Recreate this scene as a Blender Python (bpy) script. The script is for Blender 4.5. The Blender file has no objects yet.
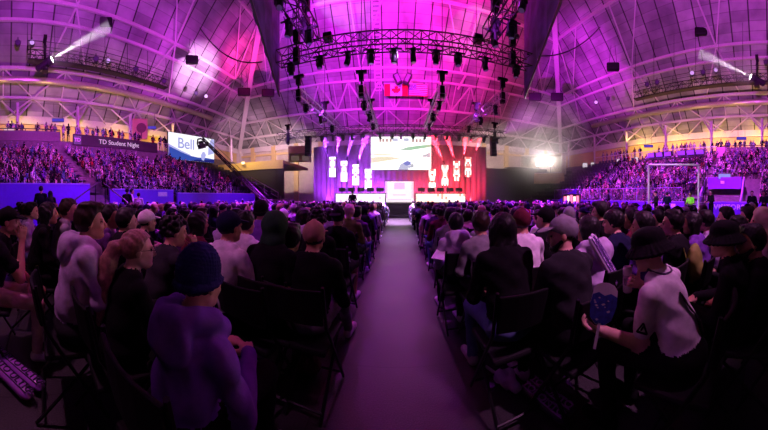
import bpy, bmesh, math, random
import numpy as np
from mathutils import Vector, Matrix

# ------------------------------------------------------------------ camera, world, exposure
scene = bpy.context.scene
COL = scene.collection
CAM_H, FPX, CX, CY = 1.45, 244.0, 399.0, 195.0      # eye height (m); panorama pixels per radian; the aisle's heading and the horizon
cam_data = bpy.data.cameras.new('camera')
cam = bpy.data.objects.new('camera', cam_data)
COL.objects.link(cam)
cam.location = (0, 0, CAM_H)
cam.rotation_euler = (math.pi / 2, 0, 0)
cam_data.type = 'PANO'
cam_data.panorama_type = 'CENTRAL_CYLINDRICAL'
cam_data.central_cylindrical_range_u_min = -CX / FPX
cam_data.central_cylindrical_range_u_max = (768 - CX) / FPX
cam_data.central_cylindrical_range_v_min = -(430 - CY) / FPX
cam_data.central_cylindrical_range_v_max = CY / FPX
cam_data.central_cylindrical_radius = 1.0
cam_data.clip_start = 0.02
cam_data.clip_end = 300
scene.camera = cam

world = bpy.data.worlds.new('world')
scene.world = world
world.use_nodes = True
world.node_tree.nodes['Background'].inputs[0].default_value = (0.20, 0.05, 0.35, 1)
world.node_tree.nodes['Background'].inputs[1].default_value = 0.004
scene.view_settings.view_transform = 'Standard'
scene.view_settings.look = 'None'
scene.view_settings.exposure = 0.0
scene.view_settings.gamma = 1.0
scene.view_settings.use_curve_mapping = False
scene.cycles.use_denoising = True
scene.cycles.max_bounces = 6
scene.cycles.diffuse_bounces = 3
scene.cycles.glossy_bounces = 2
scene.cycles.volume_bounces = 0
scene.cycles.sample_clamp_indirect = 4.0
scene.cycles.caustics_reflective = False
scene.cycles.caustics_refractive = False

ARENA = 0.042                                        # the hall's axis stands 2.4 degrees left of the aisle
def rotA(x, y, z=0.0):
    c, s = math.cos(ARENA), math.sin(ARENA)
    return Vector((c * x - s * y, s * x + c * y, z))

def spot(name, loc, target, color, power, size_deg=40, blend=0.6, radius=0.12):
    l = bpy.data.lights.new(name, 'SPOT')
    l.color = color; l.energy = power
    l.spot_size = math.radians(size_deg); l.spot_blend = blend; l.shadow_soft_size = radius
    o = bpy.data.objects.new(name, l); COL.objects.link(o)
    o.location = loc
    o.rotation_euler = (Vector(target) - Vector(loc)).to_track_quat('-Z', 'Y').to_euler()
    return o

def area(name, loc, target, color, power, sx, sy):
    l = bpy.data.lights.new(name, 'AREA')
    l.color = color; l.energy = power; l.shape = 'RECTANGLE'; l.size = sx; l.size_y = sy
    o = bpy.data.objects.new(name, l); COL.objects.link(o)
    o.location = loc
    o.rotation_euler = (Vector(target) - Vector(loc)).to_track_quat('-Z', 'Y').to_euler()
    return o

PURPLE, VIOLET, MAGENTA, PINK, RED, WARM = (0.62, 0.06, 1.0), (0.36, 0.05, 1.0), (1.0, 0.02, 0.72), (1.0, 0.12, 0.75), (1.0, 0.03, 0.06), (1.0, 0.62, 0.14)
# --- moving-head washes aimed up at the roof
spot('roof_wash', (-2.5, 8.6, 7.2), rotA(-5, 31, 20), (0.55, 0.02, 1.0), 42000, 60, 0.8)
spot('roof_wash', (0.5, 8.6, 7.2), rotA(1.5, 31, 21), (1.0, 0.008, 0.82), 42000, 62, 0.8)
spot('roof_wash', (3.0, 8.6, 7.2), rotA(9, 31, 20.5), (1.0, 0.02, 0.36), 32000, 54, 0.8)
spot('roof_wash', (-9.3, 18.2, 6.4), rotA(-19.5, 27.5, 21), (1.0, 0.04, 0.70), 15000, 44, 0.9)
spot('roof_wash', (-9.3, 18.2, 6.4), rotA(-24, 18, 18), (0.75, 0.04, 0.85), 10000, 44, 0.9)
spot('roof_wash', (-9.3, 18.2, 6.4), rotA(-23.3, 22.2, 18.4), (1.0, 0.48, 0.95), 52000, 25, 1.0)
spot('roof_wash', (-9.3, 18.2, 6.4), rotA(-20.5, 28.5, 22), (1.0, 0.02, 0.22), 30000, 24, 0.9)
spot('roof_wash', (8.2, 18.2, 6.4), rotA(25.5, 25.5, 20), (0.75, 0.01, 0.95), 26000, 46, 0.9)
spot('roof_wash', (8.2, 18.2, 6.4), rotA(28.5, 22, 17), (0.80, 0.01, 0.80), 9000, 30, 0.9)
spot('roof_wash', (-3.0, 1.0, 7.2), rotA(-25, 10, 17), (0.60, 0.05, 0.82), 23000, 84, 0.9)
spot('roof_wash', (3.2, 1.0, 7.2), rotA(29, 11, 18), (0.64, 0.06, 0.76), 26000, 84, 0.9)
# --- violet wash on the audience from the rig and from lamps high over the floor, plus added fills
for x, y, tx, ty, p in [(-4.5, 16.5, -6, 9, 5200), (-1.7, 16.8, -3, 8, 2500), (1.9, 16.8, 4, 8, 2500), (4.8, 16.5, 8, 9, 5200), (-8.5, 17, -9, 10, 4200), (8, 17, 11, 10, 5200)]:
    spot('audience_wash', (x, 14.3, 6.0), (tx, ty + 2.2, 1.0), (0.50, 0.03, 1.0), p * 4.5, 46, 0.8)
for x, y, p in [(-5.5, 9.5, 2200), (5.5, 9.5, 2200), (-5, 13.5, 2600), (5, 13.5, 2600), (11.5, 8, 3400), (11.5, 12.5, 2600), (-5.8, 5.6, 1000), (5.8, 5.6, 1000), (-2.6, 6.2, 700), (2.6, 6.2, 700), (-9, 4.5, 900)]:
    spot('audience_toplight', (x, y, 8.3), (x * 1.02, y - 0.6, 1.0), (0.56, 0.035, 1.0), p * 5.5, 60, 0.9)
spot('audience_fill', (0.0, 14.3, 6.2), (0, 3.5, 1.0), (0.85, 0.12, 0.85), 450, 62, 0.9)  # added front fill for the near faces, no fixture of its own
spot('audience_toplight', (-2.9, -1.2, 6.5), (-2.0, 2.0, 1.2), (0.95, 0.24, 0.80), 680, 32, 0.9)
spot('audience_toplight', (3.0, -1.2, 6.5), (2.0, 1.7, 1.2), (0.95, 0.30, 0.82), 2200, 32, 0.9)
spot('audience_toplight', (-2.9, -1.6, 6.5), (-2.35, 0.35, 0.5), (0.95, 0.28, 0.70), 800, 30, 0.9)  # added lamp, brightens the pale trousers at the far left
spot('aisle_wash', (0.0, 10.3, 6.4), (0.0, 13.2, 0.0), (0.80, 0.40, 1.0), 60000, 30, 0.9)  # added spots, here and below, that brighten the aisle floor
spot('aisle_wash', (0.0, 8.0, 6.4), (0.0, 8.6, 0.0), (0.66, 0.24, 1.0), 7500, 34, 0.9)
spot('aisle_wash', (0.0, 4.6, 6.4), (0.0, 4.8, 0.0), (0.60, 0.12, 1.0), 200, 34, 0.9)
# --- the stage's own spots: violet from the left half of its truss, red from the right, plus added low uplights
BEAMS = [((326.5, 150.7), (323.7, 136), VIOLET), ((336.7, 153.8), (339, 136), PURPLE), ((347.3, 156.2), (351.5, 140), VIOLET), ((358.5, 160), (363, 146), PURPLE),
         ((442.8, 160.2), (434, 141), RED), ((454, 158.3), (446, 134), RED), ((464.3, 155.6), (465.6, 132), RED), ((476.4, 150.7), (481.5, 133), RED)]
def beam_pt(px, py, y):
    az = (px - CX) / FPX
    return Vector((y * math.tan(az), y, CAM_H + (CY - py) / FPX * y / math.cos(az)))
for (p0, p1, c) in BEAMS:
    a_ = beam_pt(*p0, 19.0)
    spot('stage_beam', a_, beam_pt(*p1, 18.9), c, 150000 if c is RED else 80000, 17, 0.2, 0.04)
for x, c, p in ((-5.2, (0.40, 0.04, 1.0), 5200), (-2.5, (0.45, 0.04, 1.0), 4600), (0.1, (0.75, 0.06, 0.8), 1500), (2.6, (1.0, 0.04, 0.09), 5200), (5.2, (1.0, 0.04, 0.10), 3600)):
    spot('drape_wash', (x, 16.6, 5.5), (x * 1.05, 20.5, 2.4), c, p * 0.55, 80, 0.9)
for x, c, p in ((-5.6, (0.42, 0.04, 1.0), 3000), (-3.6, (0.48, 0.05, 1.0), 4200), (-1.7, (0.60, 0.06, 1.0), 3000), (2.0, (1.0, 0.06, 0.20), 2600), (3.8, (1.0, 0.04, 0.07), 4200), (5.7, (1.0, 0.03, 0.06), 3000)):
    spot('drape_uplight', (x, 18.6, 1.0), (x, 20.4, 2.6), c, p, 120, 0.9)  # added uplights standing in for the glow round the desks
# --- stands: violet and magenta wash from the rig, and added spots brightening the boards
for y in (2, 8, 15):
    spot('stand_wash', (-6.0, y + 1, 8.5), rotA(-16, y, 4), (0.78, 0.07, 0.85), 4600, 58, 0.8)
    spot('stand_wash', (7.0, y + 1, 8.5), rotA(21, y, 3.5), (0.78, 0.07, 0.95), 13000, 58, 0.8)
    spot('board_wash', (-5.0, y, 7.5), rotA(-11, y, 1.6), (0.28, 0.04, 1.0), 2600, 46, 0.8)
    spot('board_wash', (8.0, y, 7.5), rotA(15.5, y, 0.8), (0.32, 0.05, 1.0), 3000, 46, 0.8)
# --- added warm fill on the far corners and end wall, added uplight on the ducts
spot('corner_light', rotA(-19, 27, 6.6), rotA(-24.5, 39, 12.5), (1.0, 0.48, 0.80), 3600, 84, 0.9)
spot('corner_light', rotA(20, 26, 7.2), rotA(28, 39, 12.5), (1.0, 0.56, 0.74), 4000, 80, 0.9)
spot('corner_light', rotA(-13, 31, 8.2), rotA(-18, 40.4, 7.4), (1.0, 0.66, 0.66), 5200, 100, 0.9)
spot('corner_light', rotA(15.5, 31, 8.2), rotA(18, 40.4, 7.4), (1.0, 0.70, 0.66), 4200, 100, 0.9)
spot('balcony_wash', rotA(-11.5, 21, 7.5), rotA(-16.5, 28, 5.8), (1.0, 0.66, 0.66), 1300, 80, 0.9)  # added spot so that the booth reads cream
for y in (-2, 5, 12, 19):
    spot('duct_uplight', rotA(-23.2, y, 8.9), rotA(-25.6, y, 14), (1.0, 0.60, 0.10), 420, 100, 0.8)
    spot('duct_uplight', rotA(28.4, y, 8.6), rotA(31.2, y, 14), (1.0, 0.60, 0.10), 620, 100, 0.8)
spot('board_wash', (5.5, 4.2, 6.4), (11.0, 5.1, 1.2), (0.80, 0.62, 1.0), 2600, 34, 0.9)  # added spot that brightens the white tube frame
# --- the warm lamps of the upper concourse
for y in (-4, 2, 8, 14, 20):
    area('concourse_lamp', rotA(-26.2, y, 9.7), rotA(-28.6, y, 7.6), (1.0, 0.64, 0.07), 100, 3.0, 0.4)
    area('concourse_lamp', rotA(31.4, y, 9.7), rotA(34.6, y, 7.4), (1.0, 0.62, 0.06), 250, 3.0, 0.4)

# ------------------------------------------------------------------ helpers
def srgb(*c):
    if len(c) == 1:
        h = c[0].lstrip('#'); c = tuple(int(h[i:i + 2], 16) for i in (0, 2, 4))
    return tuple((v / 255 / 12.92) if v / 255 <= 0.04045 else ((v / 255 + 0.055) / 1.055) ** 2.4 for v in c)

MATS = {}
def mat(name, color, rough=0.7, metal=0.0, vary=0.12, scale=8.0, emit=None, estr=0.0, bump=0.0, sheen=0.0, spec=0.5):
    """A noise-varied surface material."""
    if name in MATS: return MATS[name]
    m = bpy.data.materials.new(name); m.use_nodes = True
    nt = m.node_tree; b = nt.nodes['Principled BSDF']
    b.inputs['Roughness'].default_value = rough; b.inputs['Metallic'].default_value = metal
    b.inputs['Specular IOR Level'].default_value = spec
    if sheen: b.inputs['Sheen Weight'].default_value = sheen
    tc = nt.nodes.new('ShaderNodeTexCoord'); nz = nt.nodes.new('ShaderNodeTexNoise')
    nz.inputs['Scale'].default_value = scale; nz.inputs['Detail'].default_value = 4
    nt.links.new(tc.outputs['Object'], nz.inputs['Vector'])
    rp = nt.nodes.new('ShaderNodeMapRange'); rp.inputs[1].default_value = 0.3; rp.inputs[2].default_value = 0.7
    rp.inputs[3].default_value = 1 - vary; rp.inputs[4].default_value = 1 + vary
    nt.links.new(nz.outputs['Fac'], rp.inputs[0])
    mx = nt.nodes.new('ShaderNodeVectorMath'); mx.operation = 'SCALE'
    mx.inputs[0].default_value = color[:3]
    nt.links.new(rp.outputs[0], mx.inputs['Scale'])
    nt.links.new(mx.outputs[0], b.inputs['Base Color'])
    if bump:
        bp = nt.nodes.new('ShaderNodeBump'); bp.inputs['Strength'].default_value = bump; bp.inputs['Distance'].default_value = 0.02
        nt.links.new(nz.outputs['Fac'], bp.inputs['Height']); nt.links.new(bp.outputs[0], b.inputs['Normal'])
    if emit:
        b.inputs['Emission Color'].default_value = (*emit, 1); b.inputs['Emission Strength'].default_value = estr
    MATS[name] = m
    return m

def glow(name, color, strength):
    if name in MATS: return MATS[name]
    m = bpy.data.materials.new(name); m.use_nodes = True
    nt = m.node_tree; nt.nodes.clear()
    e = nt.nodes.new('ShaderNodeEmission'); o = nt.nodes.new('ShaderNodeOutputMaterial')
    e.inputs[0].default_value = (*color, 1); e.inputs[1].default_value = strength
    nt.links.new(e.outputs[0], o.inputs[0])
    MATS[name] = m
    return m

def tag(o, label=None, cat=None, group=None, kind=None):
    if label: o['label'] = label
    if cat: o['category'] = cat
    if group: o['group'] = group
    if kind: o['kind'] = kind
    return o

def empty(name, loc=(0, 0, 0), rz=0.0, label=None, cat=None, group=None):
    o = bpy.data.objects.new(name, None); COL.objects.link(o)
    o.location = loc; o.rotation_euler = (0, 0, rz); o.empty_display_size = 0.1
    return tag(o, label, cat, group)

def link_mesh(name, me, mats, parent=None, loc=None, rz=None, smooth=False):
    o = bpy.data.objects.new(name, me); COL.objects.link(o)
    for m in (mats if isinstance(mats, (list, tuple)) else [mats]): me.materials.append(m)
    if parent: o.parent = parent
    if loc is not None: o.location = loc
    if rz is not None: o.rotation_euler = (0, 0, rz)
    if smooth: me.polygons.foreach_set('use_smooth', [True] * len(me.polygons))
    return o

class MB:
    """Collects simple solids; build() links them as ONE mesh object."""
    def __init__(self): self.v = []; self.f = []; self.mi = []; self.cur = 0
    def poly(self, pts, faces):
        n = len(self.v); self.v += [tuple(p) for p in pts]
        for f in faces: self.f.append([n + i for i in f]); self.mi.append(self.cur)
    def box(self, c, s, rz=0.0, rx=0.0, ry=0.0):
        M = Matrix.Translation(c) @ Matrix.Rotation(rz, 4, 'Z') @ Matrix.Rotation(ry, 4, 'Y') @ Matrix.Rotation(rx, 4, 'X')
        p = [M @ Vector((x * s[0] / 2, y * s[1] / 2, z * s[2] / 2)) for x in (-1, 1) for y in (-1, 1) for z in (-1, 1)]
        self.poly(p, [(0, 1, 3, 2), (4, 6, 7, 5), (0, 4, 5, 1), (2, 3, 7, 6), (0, 2, 6, 4), (1, 5, 7, 3)])
        return self
    def tube(self, a, b, r, n=6, r2=None):
        a, b = Vector(a), Vector(b); d = b - a
        if d.length < 1e-6: return self
        q = d.to_track_quat('Z', 'Y'); r2 = r if r2 is None else r2
        p = []
        for t, rr in ((a, r), (b, r2)):
            for i in range(n):
                an = 2 * math.pi * (i + 0.5) / n
                p.append(t + q @ Vector((rr * math.cos(an), rr * math.sin(an), 0)))
        fs = [(i, (i + 1) % n, n + (i + 1) % n, n + i) for i in range(n)] + [tuple(range(n - 1, -1, -1)), tuple(range(n, 2 * n))]
        self.poly(p, fs); return self
    def path(self, pts, r, n=6):
        for a, b in zip(pts[:-1], pts[1:]): self.tube(a, b, r, n)
        return self
    def bar(self, a, b, w, h):
        a, b = Vector(a), Vector(b); d = b - a; q = d.to_track_quat('X', 'Z')
        p = [t + q @ Vector((0, y * w / 2, z * h / 2)) for t in (a, b) for y, z in ((-1, -1), (1, -1), (1, 1), (-1, 1))]
        self.poly(p, [(0, 1, 2, 3)[::-1], (4, 5, 6, 7), (0, 1, 5, 4), (1, 2, 6, 5), (2, 3, 7, 6), (3, 0, 4, 7)]); return self
    def lathe(self, prof, c=(0, 0, 0), n=16, M=None):
        p = []; M = M or Matrix.Identity(4)
        for r, z in prof:
            for i in range(n):
                an = 2 * math.pi * i / n
                p.append(M @ Vector((c[0] + r * math.cos(an), c[1] + r * math.sin(an), c[2] + z)))
        fs = []
        for k in range(len(prof) - 1):
            for i in range(n): fs.append((k * n + i, k * n + (i + 1) % n, (k + 1) * n + (i + 1) % n, (k + 1) * n + i))
        fs.append(tuple(range(n - 1, -1, -1))); fs.append(tuple((len(prof) - 1) * n + i for i in range(n)))
        self.poly(p, fs); return self
    def sheet(self, c, ex, ez, t=0.02):
        """a slab centred at c with in-plane vectors ex, ez (full size) and thickness t"""
        c, ex, ez = Vector(c), Vector(ex) / 2, Vector(ez) / 2; n = ex.cross(ez).normalized() * t / 2
        p = [c + a * ex + b * ez + k * n for k in (-1, 1) for a, b in ((-1, -1), (1, -1), (1, 1), (-1, 1))]
        self.poly(p, [(3, 2, 1, 0), (4, 5, 6, 7), (0, 1, 5, 4), (1, 2, 6, 5), (2, 3, 7, 6), (3, 0, 4, 7)]); return self
    def build(self, name, mats, parent=None, loc=None, rz=None, smooth=False):
        me = bpy.data.meshes.new(name); me.from_pydata(self.v, [], self.f)
        o = link_mesh(name, me, mats, parent, loc, rz, smooth)
        if any(self.mi): me.polygons.foreach_set('material_index', self.mi)
        return o

def bevel(o, w=0.02, seg=2):
    m = o.modifiers.new('bevel', 'BEVEL'); m.width = w; m.segments = seg; m.limit_method = 'ANGLE'
    return o

def at(px, py, r):
    """The place seen at a pixel of the panorama, r metres away over the floor."""
    az = (px - CX) / FPX
    return Vector((r * math.sin(az), r * math.cos(az), CAM_H + (CY - py) / FPX * r))

def at_y(px, py, y):
    az = (px - CX) / FPX
    return at(px, py, y / math.cos(az))

def copy_tree(o, parent=None):
    c = o.copy(); COL.objects.link(c)
    if parent: c.parent = parent
    for ch in list(o.children): copy_tree(ch, c)
    return c

def text_mesh(name, body, size, m, parent=None, depth=0.004, spacing=1.0, bold=0.0, align='CENTER'):
    cu = bpy.data.curves.new(name, 'FONT'); cu.body = body; cu.size = size; cu.extrude = depth; cu.space_character = spacing
    cu.align_x = align; cu.align_y = 'CENTER'; cu.offset = bold
    t = bpy.data.objects.new(name, cu); COL.objects.link(t)
    dg = bpy.context.evaluated_depsgraph_get()
    me = bpy.data.meshes.new_from_object(t.evaluated_get(dg))
    bpy.data.objects.remove(t)
    me.materials.clear()
    return link_mesh(name, me, m, parent)
# ------------------------------------------------------------------ the hall: floor, walls, domed roof (hall axes, turned by ARENA)
XL, XR, YF, YB = -28.5, 34.5, 40.5, -28.0
DCX, DCY = 3.0, 6.2                                   # the crown of the dome
def roof_z(s): return 10.4 + 36.0 * s - 13.4 * s * s
white_steel = mat('white_steel', (0.62, 0.58, 0.60), 0.45, 0.0, 0.08)
black_metal = mat('black_metal', (0.012, 0.012, 0.014), 0.45, 0.3, 0.2)
black_cloth = mat('black_cloth', (0.012, 0.011, 0.014), 0.9)
dark_plastic = mat('dark_plastic', (0.02, 0.02, 0.024), 0.5)
concrete = mat('concrete', (0.16, 0.15, 0.16), 0.85, 0, 0.2, 3)
cream_paint = mat('cream_paint', (0.62, 0.48, 0.22), 0.7, 0, 0.06)
violet_board = mat('violet_board', (0.18, 0.012, 0.75), 0.5, 0, 0.05)
chrome = mat('brushed_steel', (0.55, 0.55, 0.58), 0.3, 0.9)

def floor_material():
    m = bpy.data.materials.new('dark_floor_covering'); m.use_nodes = True
    nt = m.node_tree; b = nt.nodes['Principled BSDF']
    tc = nt.nodes.new('ShaderNodeTexCoord')
    n1 = nt.nodes.new('ShaderNodeTexNoise'); n1.inputs['Scale'].default_value = 1.6; n1.inputs['Detail'].default_value = 6
    n2 = nt.nodes.new('ShaderNodeTexNoise'); n2.inputs['Scale'].default_value = 90; n2.inputs['Detail'].default_value = 3
    br = nt.nodes.new('ShaderNodeTexBrick'); br.offset = 0.0
    br.inputs['Scale'].default_value = 1.0; br.inputs['Brick Width'].default_value = 1.2; br.inputs['Row Height'].default_value = 1.2
    br.inputs['Mortar Size'].default_value = 0.006; br.inputs['Mortar Smooth'].default_value = 0.2
    br.inputs['Color1'].default_value = (1, 1, 1, 1); br.inputs['Color2'].default_value = (0.9, 0.9, 0.9, 1); br.inputs['Mortar'].default_value = (0.45, 0.45, 0.45, 1)
    mp = nt.nodes.new('ShaderNodeMapping'); mp.inputs['Location'].default_value = (0.55, 0.35, 0); mp.inputs['Rotation'].default_value = (0, 0, 0.03)
    nt.links.new(tc.outputs['Object'], mp.inputs[0]); nt.links.new(mp.outputs[0], br.inputs[0])
    for n in (n1, n2): nt.links.new(tc.outputs['Object'], n.inputs['Vector'])
    mr = nt.nodes.new('ShaderNodeMapRange'); mr.inputs[1].default_value = 0.3; mr.inputs[2].default_value = 0.75; mr.inputs[3].default_value = 0.016; mr.inputs[4].default_value = 0.038
    nt.links.new(n1.outputs['Fac'], mr.inputs[0])
    m2 = nt.nodes.new('ShaderNodeMapRange'); m2.inputs[1].default_value = 0.3; m2.inputs[2].default_value = 0.7; m2.inputs[3].default_value = 0.65; m2.inputs[4].default_value = 1.35
    nt.links.new(n2.outputs['Fac'], m2.inputs[0])
    a = nt.nodes.new('ShaderNodeMath'); a.operation = 'MULTIPLY'; nt.links.new(mr.outputs[0], a.inputs[0]); nt.links.new(m2.outputs[0], a.inputs[1])
    v = nt.nodes.new('ShaderNodeVectorMath'); v.operation = 'SCALE'; nt.links.new(br.outputs['Color'], v.inputs[0]); nt.links.new(a.outputs[0], v.inputs['Scale'])
    nt.links.new(v.outputs[0], b.inputs['Base Color'])
    rr = nt.nodes.new('ShaderNodeMapRange'); rr.inputs[3].default_value = 0.36; rr.inputs[4].default_value = 0.58
    nt.links.new(n1.outputs['Fac'], rr.inputs[0]); nt.links.new(rr.outputs[0], b.inputs['Roughness'])
    bp = nt.nodes.new('ShaderNodeBump'); bp.inputs['Strength'].default_value = 0.25; bp.inputs['Distance'].default_value = 0.01
    nt.links.new(n2.outputs['Fac'], bp.inputs['Height']); nt.links.new(bp.outputs[0], b.inputs['Normal'])
    return m

def roof_material():
    """pale roof boards with dark joints: rows across the slope, battens up it"""
    m = bpy.data.materials.new('roof_boards'); m.use_nodes = True
    nt = m.node_tree; b = nt.nodes['Principled BSDF']; b.inputs['Roughness'].default_value = 0.6
    uv = nt.nodes.new('ShaderNodeUVMap')
    def brick(w, h, mort, dark, off):
        br = nt.nodes.new('ShaderNodeTexBrick'); br.offset = off
        br.inputs['Scale'].default_value = 1.0; br.inputs['Brick Width'].default_value = w; br.inputs['Row Height'].default_value = h
        br.inputs['Mortar Size'].default_value = mort; br.inputs['Mortar Smooth'].default_value = 0.3
        br.inputs['Color1'].default_value = (1, 1, 1, 1); br.inputs['Color2'].default_value = (0.62, 0.62, 0.64, 1); br.inputs['Mortar'].default_value = (dark, dark, dark, 1)
        nt.links.new(uv.outputs[0], br.inputs[0]); return br
    b1 = brick(1.9, 0.95, 0.035, 0.52, 0.0); b2 = brick(1.9, 60, 0.085, 0.13, 0.0)
    nz = nt.nodes.new('ShaderNodeTexNoise'); nz.inputs['Scale'].default_value = 0.35; nz.inputs['Detail'].default_value = 5
    nt.links.new(uv.outputs[0], nz.inputs['Vector'])
    mr = nt.nodes.new('ShaderNodeMapRange'); mr.inputs[1].default_value = 0.3; mr.inputs[2].default_value = 0.7; mr.inputs[3].default_value = 0.24; mr.inputs[4].default_value = 0.64
    nt.links.new(nz.outputs['Fac'], mr.inputs[0])
    mu = nt.nodes.new('ShaderNodeVectorMath'); mu.operation = 'MULTIPLY'
    nt.links.new(b1.outputs['Color'], mu.inputs[0]); nt.links.new(b2.outputs['Color'], mu.inputs[1])
    sc = nt.nodes.new('ShaderNodeVectorMath'); sc.operation = 'SCALE'
    nt.links.new(mu.outputs[0], sc.inputs[0]); nt.links.new(mr.outputs[0], sc.inputs['Scale'])
    nt.links.new(sc.outputs[0], b.inputs['Base Color'])
    return m

MB().poly([rotA(XL - 1, YB - 1), rotA(XR + 1, YB - 1), rotA(XR + 1, YF + 1), rotA(XL - 1, YF + 1)], [(0, 1, 2, 3)])
fl = MB(); fl.box((3, 6, -0.15), (70, 76, 0.3)); tag(fl.build('floor', floor_material(), rz=ARENA), kind='structure')

def rect(s):
    """the dome's plan at fraction s from the eaves to the crown"""
    return (XL + (DCX - XL) * s, XR + (DCX - XR) * s, YB + (DCY - YB) * s, YF + (DCY - YF) * s)

def build_roof():
    S = [i / 28 for i in range(29)]
    v, f, uvs = [], [], []
    for side in range(4):
        arc = 0.0; rows = []
        for k, s in enumerate(S):
            x0, x1, y0, y1 = rect(s)
            z = roof_z(s)
            a, b = [((x0, y1), (x1, y1)), ((x1, y1), (x1, y0)), ((x1, y0), (x0, y0)), ((x0, y0), (x0, y1))][side]
            if k: arc += math.hypot(z - pz, (S[1]) * (33))
            pz = z
            base = len(v); v += [(*a, z), (*b, z)]; L = math.hypot(b[0] - a[0], b[1] - a[1])
            rows.append((base, arc, L))
        for (p, ap, lp), (q, aq, lq) in zip(rows[:-1], rows[1:]):
            f.append((p, p + 1, q + 1, q)); uvs += [(-lp / 2, ap), (lp / 2, ap), (lq / 2, aq), (-lq / 2, aq)]
    me = bpy.data.meshes.new('ceiling'); me.from_pydata(v, [], f)
    ul = me.uv_layers.new(name='UVMap')
    ul.data.foreach_set('uv', [c for u in uvs for c in u])
    o = link_mesh('ceiling', me, roof_material(), rz=ARENA)
    tag(o, kind='structure')
build_roof()

wall_paint = mat('wall_paint', (0.52, 0.46, 0.42), 0.8, 0, 0.1, 1.5)
for nm, c, s, m in (('wall_left', (XL - 0.15, 6.2, 5.3), (0.3, 69, 10.8), cream_paint), ('wall_right', (XR + 0.15, 6.2, 5.3), (0.3, 69, 10.8), cream_paint),
                    ('wall_front', (3, YF + 0.15, 5.3), (63, 0.3, 10.8), wall_paint), ('wall_back', (3, YB - 0.15, 5.3), (63, 0.3, 10.8), wall_paint)):
    tag(MB().box(c, s).build(nm, m, rz=ARENA), kind='structure')

pl = MB()                                              # pilasters and a ledge along the end wall
for x in (-25, -20.5, -16, -11.5, 16.5, 21, 25.5, 30): pl.box((x, YF - 0.25, 5.3), (0.8, 0.5, 10.6))
pl.box((3, YF - 0.2, 9.0), (62, 0.4, 0.35))
tag(pl.build('trim_end_wall', cream_paint, rz=ARENA), kind='structure')
# ---- white roof steel: eaves girders, ring trusses and corner ribs
def ring_pt(side, s, t, drop=0.45):
    """a point on the ring at s; t in metres along the wall from its middle"""
    x0, x1, y0, y1 = rect(s); z = roof_z(s) - drop
    if side == 'front': return Vector((DCX + t, y1, z))
    if side == 'left': return Vector((x0, DCY + t, z))
    return Vector((x1, DCY + t, z))
def half(side, s):
    x0, x1, y0, y1 = rect(s)
    return (x1 - x0) / 2 if side == 'front' else (y1 - y0) / 2
trim_no = 0
def trim(mb, m=None):
    global trim_no
    trim_no += 1
    return tag(mb.build('trim_%d' % trim_no, m or white_steel, rz=ARENA), kind='structure')
for side in ('front', 'left', 'right'):
    g = MB()                                           # eaves girder and its bracing
    for s, w, h in ((0.005, 0.5, 0.9), (0.125, 0.28, 0.34), (0.215, 0.24, 0.26)):
        hs = half(side, s)
        g.bar(ring_pt(side, s, -hs), ring_pt(side, s, hs), w, h)
    hs = half(side, 0.06); n = 9 if side == 'front' else 10
    g.bar(ring_pt(side, 0.06, -hs), ring_pt(side, 0.06, hs), 0.24, 0.3)
    for i in range(n):                                  # W bracing between the lower rings
        t0, t1 = -hs + 2 * hs * i / n, -hs + 2 * hs * (i + 1) / n; tm = (t0 + t1) / 2
        g.bar(ring_pt(side, 0.06, tm), ring_pt(side, 0.005, t0), 0.14, 0.16); g.bar(ring_pt(side, 0.06, tm), ring_pt(side, 0.005, t1), 0.14, 0.16)
        g.bar(ring_pt(side, 0.125, t0), ring_pt(side, 0.06, tm), 0.12, 0.14); g.bar(ring_pt(side, 0.125, t1), ring_pt(side, 0.06, tm), 0.12, 0.14)
        g.bar(ring_pt(side, 0.125, t0), ring_pt(side, 0.06, t0), 0.12, 0.12)
    trim(g)
    g = MB()                                           # upper ring and long braces
    hs = half(side, 0.25)
    g.bar(ring_pt(side, 0.25, -hs), ring_pt(side, 0.25, hs), 0.22, 0.3)
    hs2 = half(side, 0.42); g.bar(ring_pt(side, 0.42, -hs2), ring_pt(side, 0.42, hs2), 0.22, 0.3)
    nb = 4 if side == 'front' else 5
    for i in range(nb):
        t = -hs * 0.86 + 2 * hs * 0.86 * i / (nb - 1)
        g.bar(ring_pt(side, 0.25, t, 0.5), ring_pt(side, 0.42, t * 0.8 + 1.8, 0.5), 0.13, 0.13)
        g.bar(ring_pt(side, 0.25, t, 0.5), ring_pt(side, 0.42, t * 0.8 - 1.8, 0.5), 0.13, 0.13)
        if side != 'front':
            g.bar(ring_pt(side, 0.25, t, 0.5), ring_pt(side, 0.125, t + 2.2, 0.5), 0.13, 0.13); g.bar(ring_pt(side, 0.25, t, 0.5), ring_pt(side, 0.125, t - 2.2, 0.5), 0.13, 0.13)
    trim(g)
g = MB()                                               # front truss web between the two chords
hs = 15.0; n = 7
for i in range(n + 1):
    t = -hs + 2 * hs * i / n
    g.bar(ring_pt('front', 0.215, t), ring_pt('front', 0.125, t), 0.10, 0.12)
    if i < n:
        t1 = t + 2 * hs / n; tm = (t + t1) / 2
        g.bar(ring_pt('front', 0.215, tm), ring_pt('front', 0.125, t), 0.16, 0.18); g.bar(ring_pt('front', 0.215, tm), ring_pt('front', 0.125, t1), 0.16, 0.18)
        g.bar(ring_pt('front', 0.215, tm), ring_pt('front', 0.125, tm), 0.08, 0.1)
for t in (-10, 10):
    g.bar(ring_pt('front', 0.25, t * 0.75), ring_pt('front', 0.2, t * 0.68), 0.2, 0.24)
trim(g)
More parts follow.
